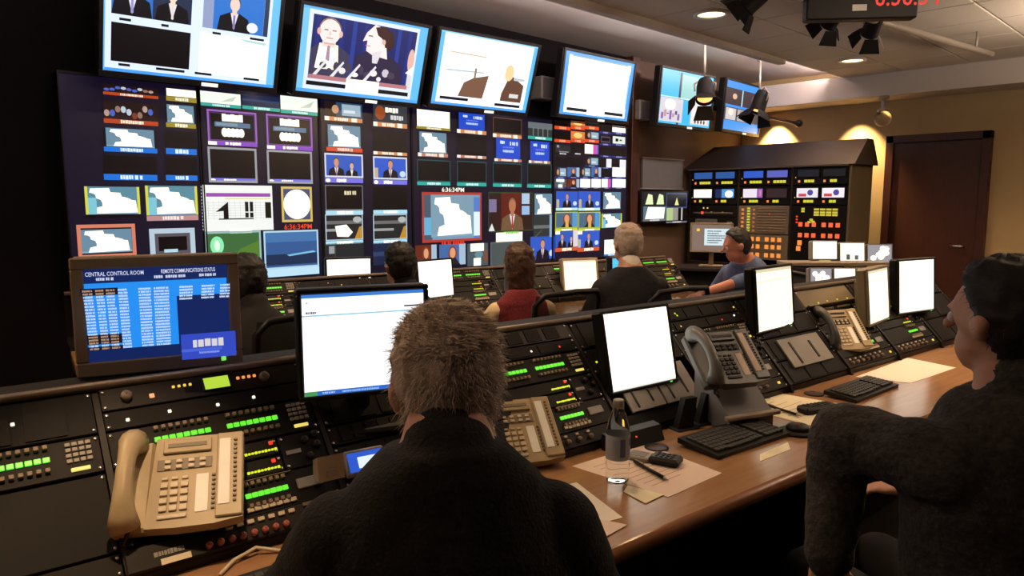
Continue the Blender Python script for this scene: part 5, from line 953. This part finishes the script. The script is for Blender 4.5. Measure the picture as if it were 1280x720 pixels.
e = Vector((math.cos(R(-45)), math.sin(R(-45)), 0)); nrm = Vector((-e.y*-1, 0, 0)); bk = Vector((.7071, .7071, 0))
LL = ['first and whitest of the upper tray', 'second of the upper tray, grey marks below', 'third of the upper tray, grey cornered', 'first of the lower tray, white blobs', 'second of the lower tray, nearly all white', 'third of the lower tray beside black box']
for i in range(6):
    up = i < 3; k = i % 3
    p = Vector((5.035, 2.075, 1.135))+e*(.19*k)-e*.0+Vector((0, 0, -.012*k)) if up else Vector((4.60, 1.91, .99))+e*(.15*k)
    t = monitor('small bright screen, '+LL[i], p, -45+(0 if up else 0), -8, s_pic(i), .178 if up else .145, .135 if up else .125, .007, M['grey'], None, 'small_monitor', 'small screens on the two tier tray', 0, .07)
    MB().box(-.04, .04, -.004, .004, -.085 if up else -.075, -.07 if up else -.063, 0, None, (.85, .75, .3)).build('lit_label', GLOW, t, False, (0, -.01, 0))

# ---------------------------------------------------------------- people and their chairs
def loft(mb, rings, T, n=22, p=2.4):
    """closed stack of rounded cross-sections (z, half width, half depth, y offset)"""
    vs = []; fs = []
    for z, rx, ry, yo in rings:
        for k in range(n):
            a = 2*math.pi*k/n; c_, s_ = math.cos(a), math.sin(a)
            vs.append(T(Vector((rx*math.copysign(abs(c_)**(2/p), c_), yo+ry*math.copysign(abs(s_)**(2/p), s_), z))))
    m = len(rings)
    for i in range(m-1):
        for k in range(n): fs.append((i*n+k, i*n+(k+1) % n, (i+1)*n+(k+1) % n, (i+1)*n+k))
    fs += [tuple(range(n-1, -1, -1)), tuple(range((m-1)*n, m*n))]
    mb.add(vs, fs)
def fuse(mb, name, m, parent, voxel=.009, smooth=4, noise=0.0, seed=0):
    """grow one continuous skin over the overlapping volumes in mb"""
    me = bpy.data.meshes.new('volume'); me.from_pydata(mb.v, [], mb.f); me.update()
    o = bpy.data.objects.new('volume', me); C.objects.link(o)
    r = o.modifiers.new('r', 'REMESH'); r.mode = 'VOXEL'; r.voxel_size = voxel; r.use_smooth_shade = True
    s = o.modifiers.new('s', 'SMOOTH'); s.factor = .5; s.iterations = smooth
    bpy.context.view_layer.update()
    ev = o.evaluated_get(bpy.context.evaluated_depsgraph_get()); out = bpy.data.meshes.new_from_object(ev)
    bpy.data.objects.remove(o); bpy.data.meshes.remove(me)
    out.materials.clear(); out.materials.append(m); out.name = name
    if noise:
        from mathutils import noise as nz
        for v in out.vertices:
            v.co += v.normal*noise*nz.noise(v.co*9+Vector((seed, 0, 0)))+v.normal*noise*.5*nz.noise(v.co*23+Vector((0, seed, 0)))
    out.polygons.foreach_set('use_smooth', [True]*len(out.polygons))
    return put(name, out, parent)
def hand(mb, wr, d, up, side, k=1.0, curl=.5):
    """palm with four unequal bent fingers and a thumb; d points along the hand, up is the back of the hand, side = -1 left, 1 right"""
    d = Vector(d).normalized(); up = Vector(up); up = (up-d*up.dot(d)).normalized(); x = d.cross(up)*side
    for q in range(4):
        b = wr+d*.008*k+x*(.030-.020*q)*k*.8; mb.cap(b, wr+d*.088*k+x*(.033-.021*q)*k, .0135*k, .0115*k, 8)
    for q, L in enumerate((.072, .080, .074, .058)):
        b = wr+d*.09*k+x*(.033-.021*q)*k; c1 = b+(d*math.cos(curl*.5)-up*math.sin(curl*.5))*L*.42*k; c2 = c1+(d*math.cos(curl*1.2)-up*math.sin(curl*1.2))*L*.34*k; c3 = c2+(d*math.cos(curl*1.8)-up*math.sin(curl*1.8))*L*.26*k
        mb.cap(b, c1, .0095*k, .0088*k, 8); mb.cap(c1, c2, .0088*k, .008*k, 8); mb.cap(c2, c3, .008*k, .0068*k, 8)
    a = wr+d*.025*k+x*.028*k; b = a+(d*.7+x*.7-up*.2).normalized()*.045*k; c = b+(d*.9+x*.25-up*.3).normalized()*.032*k; e_ = c+(d*.95-up*.3).normalized()*.026*k
    mb.cap(a, b, .014*k, .012*k, 8); mb.cap(b, c, .0115*k, .010*k, 8); mb.cap(c, e_, .010*k, .008*k, 8)
MALE = [(.43, .15, .11, 0), (.47, .178, .128, 0), (.54, .182, .13, 0), (.64, .172, .122, .005), (.76, .168, .115, .01), (.87, .182, .122, .012), (.94, .180, .115, .01), (.995, .160, .10, .005), (1.045, .124, .084, .0), (1.09, .074, .07, .0), (1.14, .058, .060, .01)]
FEM = [(.43, .15, .11, 0), (.47, .18, .13, 0), (.54, .178, .125, 0), (.64, .148, .105, .005), (.76, .145, .10, .012), (.87, .162, .118, .02), (.95, .165, .105, .012), (1.005, .145, .09, .005), (1.05, .098, .07, .0), (1.09, .062, .06, .0), (1.14, .05, .052, .01)]
def person(label, head, heading, lean=0, hyaw=0, hpitch=0, k=1.0, fem=False, skin=None, top=None, pants=None, hair=None, style='short', arms=None, sleeve=None, collar=None, thick=.016, tin=.016, vox=.010, strands=0, bald=0.0, sleeve_len=1.0, wrinkle=.0, widen=1.0, seed=1, straps=None, slen=.022, hunch=0.0):
    """seated figure, head centre at the world point head; heading is the compass angle it faces (degrees from +X)"""
    skin = skin or M['skin']; pants = pants or M['darkcloth']; la = R(lean)
    PZ = .50
    def TL(v):                                            # lean about the hips, local
        y, z = v.y, v.z-PZ
        f = min(1, max(0, z/.15)); a = la*f
        return Vector((v.x, y*math.cos(a)+z*math.sin(a), PZ+z*math.cos(a)-y*math.sin(a)))*k
    hl = TL(Vector((0, .035+.035*hunch, 1.235-.055*hunch)))
    fx = math.cos(R(heading)), math.sin(R(heading))
    hx, hy = hl.x, hl.y
    root = Vector((head[0]-fx[0]*hy, head[1]-fx[1]*hy, 0)); dz = head[2]-hl.z
    t = thing('person', label, 'person', root, (0, 0, R(heading-90)))
    seat_z = PZ*k+dz
    def T(v): w_ = TL(v); return Vector((w_.x, w_.y, w_.z+dz))
    sh = {s: T(Vector((s*.172*(.9 if fem else 1)*widen, .0, .955))) for s in (-1, 1)}
    arms = arms or {}
    def limb(s):
        el, wr = arms.get(s, ((s*.25, .14, .74), (s*.16, .38, .775)))
        return Vector(el), Vector(wr)
    Rh = Euler((R(-hpitch), 0, R(hyaw))).to_matrix(); hc = Vector((0, hl.y, hl.z+dz))
    H = lambda x, y, z: hc+Rh @ (Vector((x, y, z))*k)
    g = .88 if fem else 1.0
    hip = {s: T(Vector((s*.09, .0, .49))) for s in (-1, 1)}; kn = {s: Vector((s*.12, .44, seat_z+.02)) for s in (-1, 1)}; an = {s: Vector((s*.12, .40, .09)) for s in (-1, 1)}
    def legs(mb, inf):
        for s in (-1, 1):
            mb.cap(hip[s], kn[s], (.082+inf)*k, (.058+inf)*k); mb.cap(kn[s], an[s], (.056+inf)*k, (.036+inf)*k)
    def torso(mb, inf, z0=0, z1=9):
        rr = [(z, (rx+inf)*(widen if .6 < z < 1.03 else 1), ry+inf, yo) for z, rx, ry, yo in (FEM if fem else MALE) if z0 <= z <= z1]
        loft(mb, rr, T)
    def arm(mb, inf, part=(1, 1), cut=1.0):
        for s in (-1, 1):
            el, wr = limb(s)
            if part[0]: mb.ell(sh[s], ((.056*g+inf)*k,)*3, 14, 8); mb.cap(sh[s], el, (.056*g+inf)*k, (.043*g+inf)*k)
            if part[1]: mb.cap(el, el+(wr-el)*cut, (.043*g+inf)*k, (.040*g+inf-(.012)*cut)*k)
    b = MB(); torso(b, 0); arm(b, 0); legs(b, 0)
    b.cap(T(Vector((0, -.005, 1.06))), H(0, -.02, -.07), .056*k*g, .054*k*g)
    b.ell(H(0, -.008, .012), (.076*k, .094*k, .100*k), 24, 16, Rh); b.ell(H(0, .028, -.068), (.054*k, .060*k, .056*k), 18, 12, Rh); b.ell(H(0, .055, .01), (.058*k, .034*k, .06*k), 16, 10, Rh)
    b.cap(H(0, .086, .0), H(0, .112, -.032), .010*k, .014*k, 8); b.ell(H(0, .055, -.105), (.022*k, .022*k, .018*k), 12, 8, Rh)
    for s in (-1, 1):
        b.ell(H(s*.080, -.008, -.018), (.010*k, .022*k, .033*k), 12, 10, Rh); b.ell(H(s*.090, -.016, -.010), (.008*k, .014*k, .022*k), 10, 8, Rh); b.ell(H(s*.03, .085, .012), (.02*k, .01*k, .007*k), 10, 6, Rh)
        el, wr = limb(s); d = (wr-el).normalized(); hand(b, wr, d, Vector((0, 0, 1)), s, k*.98, .45)
        b.cap(an[s], an[s]+Vector((0, .16, -.045)), .038*k, .032*k)
    fuse(b, 'body', skin, t, vox*.8, 3)
    for s in (-1, 1):
        MB().ell(H(s*.031, .080, -.010), .0125*k, 10, 8).build('eye', M['eyew'], t, True); MB().ell(H(s*.031, .0905, -.010), (.005*k, .003*k, .005*k), 8, 6, Rh).build('iris', M['iris'], t, True)
    MB().ell(H(0, .083, -.068), (.023*k, .006*k, .0065*k), 12, 8, Rh).build('mouth', M['lips'], t, True)
    c = MB(); legs(c, .013); torso(c, .012, 0, .60); fuse(c, 'trousers', pants, t, vox*1.2, 4)
    for s in (-1, 1):
        c = MB(); c.cap(an[s]+Vector((0, -.02, -.04)), an[s]+Vector((0, .17, -.048)), .046*k, .040*k); fuse(c, 'shoe', M['shoe'], t, .012, 3)
    c = MB(); torso(c, tin, .5, 1.10)
    if sleeve is None: arm(c, tin*.9, (1, 1), sleeve_len)
    if collar is None: c.cap(T(Vector((0, -.004, 1.05))), T(Vector((0, -.010, 1.115-.031*hunch))), (.066*g+tin*.5)*k, (.062*g+tin*.45)*k)
    ob = fuse(c, 'sweater' if style != 'coat' else 'jacket', top, t, vox, 5, wrinkle, seed); ob.name = {'vest': 'vest'}.get(straps, ob.name)
    if sleeve is not None: c = MB(); arm(c, tin*.8, (1, 1), sleeve_len); fuse(c, 'blouse', sleeve, t, vox, 4, wrinkle*.6, seed+4)
    if collar is not None:
        c = MB(); c.cap(T(Vector((0, -.006, 1.04))), T(Vector((0, -.004, 1.108))), .066*k*g, .063*k*g); fuse(c, 'collar', collar, t, .008, 2)
    # ---- hair: a cap that follows the skull where hair grows, then loose strands
    from mathutils import noise as nz
    n, mrows = 56, 40; vs = []; fs = []; info = []
    def hairy(d):
        x, y, z = d
        if style == 'bob': return (z > .35 if y > .55 else z > -.2 if y > .25 else True)
        low = -.97 if y < -.35 else (-.97+(y+.35)*1.9 if y < .05 else -.22+(y-.05)*1.55)
        return z > low
    for i in range(mrows+1):
        th = math.pi*i/mrows
        for j in range(n):
            a = 2*math.pi*j/n; d = Vector((math.sin(th)*math.cos(a), math.sin(th)*math.sin(a), math.cos(th)))
            base = Vector((d.x*.076, -.008+d.y*.094, .012+d.z*(.100 if d.z > 0 else .115)))
            if style == 'bob' and th > math.pi/2:
                s_ = (th-math.pi/2)/(math.pi/2); c2 = 1-.10*s_ if i < mrows-1 else .5 if i < mrows else 0
                base = Vector((math.cos(a)*.078*c2, -.010+math.sin(a)*.096*c2, .012-.215*min(1, s_*1.15)))
                if not hairy(d) or math.sin(a) > .45: base.x *= .4; base.y = min(base.y, .02)
            if hairy(d):
                e_ = thick*(.8+.45*nz.noise(d*5+Vector((seed, 0, 0)))+.35*nz.noise(d*13)+ (.35 if d.z > .5 else 0))
            else: e_ = -.016
            nd = Vector((d.x/.076, d.y/.094, d.z/.1)).normalized(); p = base+(Vector((math.cos(a), math.sin(a), 0)) if style == 'bob' and th > math.pi/2 else nd)*e_
            vs.append(H(p.x, p.y, p.z)); info.append((hairy(d), d))
    for i in range(mrows):
        for j in range(n): fs.append((i*n+j, (i+1)*n+j, (i+1)*n+(j+1) % n, i*n+(j+1) % n))
    hm = MB(); hm.add(vs, fs)
    if strands:
        r = random.Random(seed); got = 0
        while got < strands:
            i = r.randrange(1, mrows-1); j = r.randrange(n); okk, d = info[i*n+j]
            if not okk: got += .05; continue
            got += 1; p = vs[i*n+j].lerp(vs[(i+1)*n+(j+1) % n], r.random()); nd = (Rh @ Vector((d.x/.076, d.y/.094, d.z/.1))).normalized()
            down = Vector((0, 0, -1))-nd*(-nd.z); down = down*.9+Vector((r.gauss(0, .5), r.gauss(0, .5), r.gauss(0, .35)))
            if d.z > .55: down = Rh @ Vector((r.gauss(0, .8), -.5+r.gauss(0, .8), 0))
            L = r.uniform(.35, 1.0)*slen*k; q1 = p+(nd*.16+down.normalized()*.7)*L*.6; q2 = p+(nd*.20+down.normalized()*1.1)*L
            sd = nd.cross(down).normalized()*.0007
            p0 = p-nd*.003
            hm.add([p0-sd, p0+sd, q1+sd*.7, q1-sd*.7, q2], [(0, 1, 2, 3), (3, 2, 4)])
    hm.build('hair', hair, t, True)
    return t, root, seat_z, dz
def office_chair(label, loc, heading, seat_z=.44, top=1.0, kind='mesh', group='black office chairs', arms_=True):
    t = thing('office_chair', label, 'chair', (loc[0], loc[1], 0), (0, 0, R(heading-90)), group)
    MB().prism([(-.24, -.20), (.24, -.20), (.25, .20), (.16, .27), (-.16, .27), (-.25, .20)], seat_z-.07, seat_z, 'z').build('seat', M['fabric'], t)
    MB().tube([(0, 0, .12), (0, 0, seat_z-.07)], .03, 10).box(-.09, .09, -.12, .12, seat_z-.10, seat_z-.07, .01).build('column', M['blackm'], t, True)
    for i in range(5):
        a = 2*math.pi*i/5+.3; l = MB().tube([(0, 0, .12), (.16*math.cos(a), .16*math.sin(a), .105), (.30*math.cos(a), .30*math.sin(a), .075)], [.024, .02, .015], 8).build('leg', M['blackm'], t, True)
        MB().lathe([(0, -.014), (.028, -.012), (.028, .012), (0, .014)], 14, Matrix.Translation((.30*math.cos(a), .30*math.sin(a), .028)) @ Matrix.Rotation(a, 4, 'Z') @ Matrix.Rotation(math.pi/2, 4, 'X')).build('caster', M['black'], l, True)
    zb = seat_z+.14; w0, w1 = .17, .225
    P = lambda x, z: (x, -.23-.10*(z-zb)/(top-zb)*.8+.05*(1-(x/.23)**2)*-1, z)
    loop = [P(-w0, zb), P(-w0*.6, zb-.03), P(w0*.6, zb-.03), P(w0, zb), P(w1*.97, zb+(top-zb)*.5), P(w1, top-.05), P(w1*.82, top), P(0, top+.012), P(-w1*.82, top), P(-w1, top-.05), P(-w1*.97, zb+(top-zb)*.5)]
    MB().tube(loop, .016, 8, None, True).build('back_frame', M['black'], t, True)
    nx, nzz = 8, 8; vs = []; fs = []
    for j in range(nzz+1):
        z = zb-.02+(top-zb+.02)*j/nzz; ww = w0+(w1-w0)*min(1, j/4)
        for i in range(nx+1): vs.append(P(-ww+2*ww*i/nx, z))
    MB().add(vs, [(j*(nx+1)+i, j*(nx+1)+i+1, (j+1)*(nx+1)+i+1, (j+1)*(nx+1)+i) for j in range(nzz) for i in range(nx)]).build('back_mesh', M['net'] if kind == 'mesh' else M['fabric'], t, True)
    MB().tube([(0, -.08, seat_z-.08), (0, -.22, seat_z-.05), (0, -.30, zb+.05)], .022, 8).build('back_support', M['blackm'], t, True)
    for s in (-1, 1) if arms_ else (): MB().tube([(s*.25, .0, seat_z-.05), (s*.29, .0, seat_z+.04), (s*.29, .0, seat_z+.20)], .014, 8).box(s*.29-.035, s*.29+.035, -.12, .14, seat_z+.19, seat_z+.215, .01).build('armrest', M['black'], t, True)
    return t
def seated(label, chair_label, head, heading, back_top=.95, off=(0, 0), ch=None, ck='mesh', **kw):
    t, root, sz, dz = person(label, head, heading, **kw)
    f = Vector((math.cos(R(heading)), math.sin(R(heading)), 0)); p = root+f*.03+Vector((off[0], off[1], 0))
    office_chair(chair_label, p, heading if ch is None else ch, sz-.085, back_top, ck)
    return t
# the man in the middle of the picture, seen from behind
seated('seated man with short frizzy grey hair in black ribbed sweater, seen from behind', 'low backed black chair under the man in black sweater', (.684, .856, 1.205), 54, .80, lean=7, hyaw=16, hpitch=-6, k=.955, hunch=1.0, top=M['sweater'], hair=M['hgrey'], thick=.015, strands=16000, slen=.020, tin=.018, vox=.008, wrinkle=.006, widen=.94, seed=3, ck='fabric',
       arms={-1: ((-.30, .20, .76), (-.20, .44, .785)), 1: ((.27, .16, .75), (.12, .42, .785))})
# the far row
seated('man with black hair in dark clothes between two far white screens', 'black chair of the black haired man in the far row', (2.185, 3.10, 1.145), 88, .92, k=.95, lean=6, top=M['navy'], hair=M['hblack'], thick=.014, strands=900, seed=5, vox=.013)
seated('woman with shoulder length brown hair in wine red vest and cream sleeves', 'black mesh chair behind the woman in wine red vest', (2.805, 2.84, 1.125), 62, 1.0, off=(.05, -.02), ch=84, k=.93, fem=True, lean=5, hyaw=4, top=M['vest'], sleeve=M['blouse'], hair=M['hbrown'], style='bob', thick=.018, strands=1800, collar=M['paper'], straps='vest', seed=7, wrinkle=.006, vox=.012,
       arms={-1: ((-.29, .08, .68), (-.18, .34, .76)), 1: ((.24, .12, .66), (.12, .36, .76))})
seated('man with short silver hair in dark navy jacket at the light blue screen', 'black mesh chair behind the silver haired man', (3.50, 2.62, 1.222), 58, .99, off=(.02, -.04), ch=80, k=1.0, lean=9, hyaw=14, hpitch=-4, top=M['navy'], hair=M['hlight'], thick=.012, strands=1500, collar=M['paper'], seed=9, wrinkle=.006, tin=.022, vox=.013)
seated('man with black hair partly hidden behind the beige monitor', 'black mesh chair back seen beside the wide white monitor', (1.375, 3.13, 1.125), 95, 1.01, off=(.03, -.03), ch=92, k=.95, lean=10, top=M['darkcloth'], hair=M['hblack'], thick=.015, strands=700, seed=11, vox=.013)
tP6, r6, sz6, d6 = person('man in blue checked shirt stretching his bare arm over the dark side desk', (4.90, 2.67, 1.155), 172, lean=26, hyaw=-38, hpitch=12, k=1.0, skin=M['skin2'], top=M['plaid'], hair=M['hblack'], thick=.011, strands=600, seed=13, vox=.011, sleeve_len=.12, collar=M['plaid'],
       arms={-1: ((-.15, .50, .90), (-.06, .80, .83)), 1: ((.30, .18, .78), (.16, .42, .80))})
office_chair('black chair under the man in blue checked shirt', (r6.x-.03, r6.y, 0), 172, sz6-.085, .9)
# the figure cut by the right edge of the photograph
seated('person in mottled grey jacket seated at the near desk end, dark and close', 'black chair under the person in mottled grey jacket', (1.80, .36, 1.235), 66, .86, k=1.05, lean=2, hyaw=4, top=M['coat'], hair=M['hblack'], style='coat', thick=.014, strands=900, tin=.028, wrinkle=.012, seed=17, ck='fabric', vox=.012, widen=1.05,
       arms={-1: ((-.235, .25, .95), (-.30, .20, .69)), 1: ((.28, .10, .76), (.14, .34, .72))})
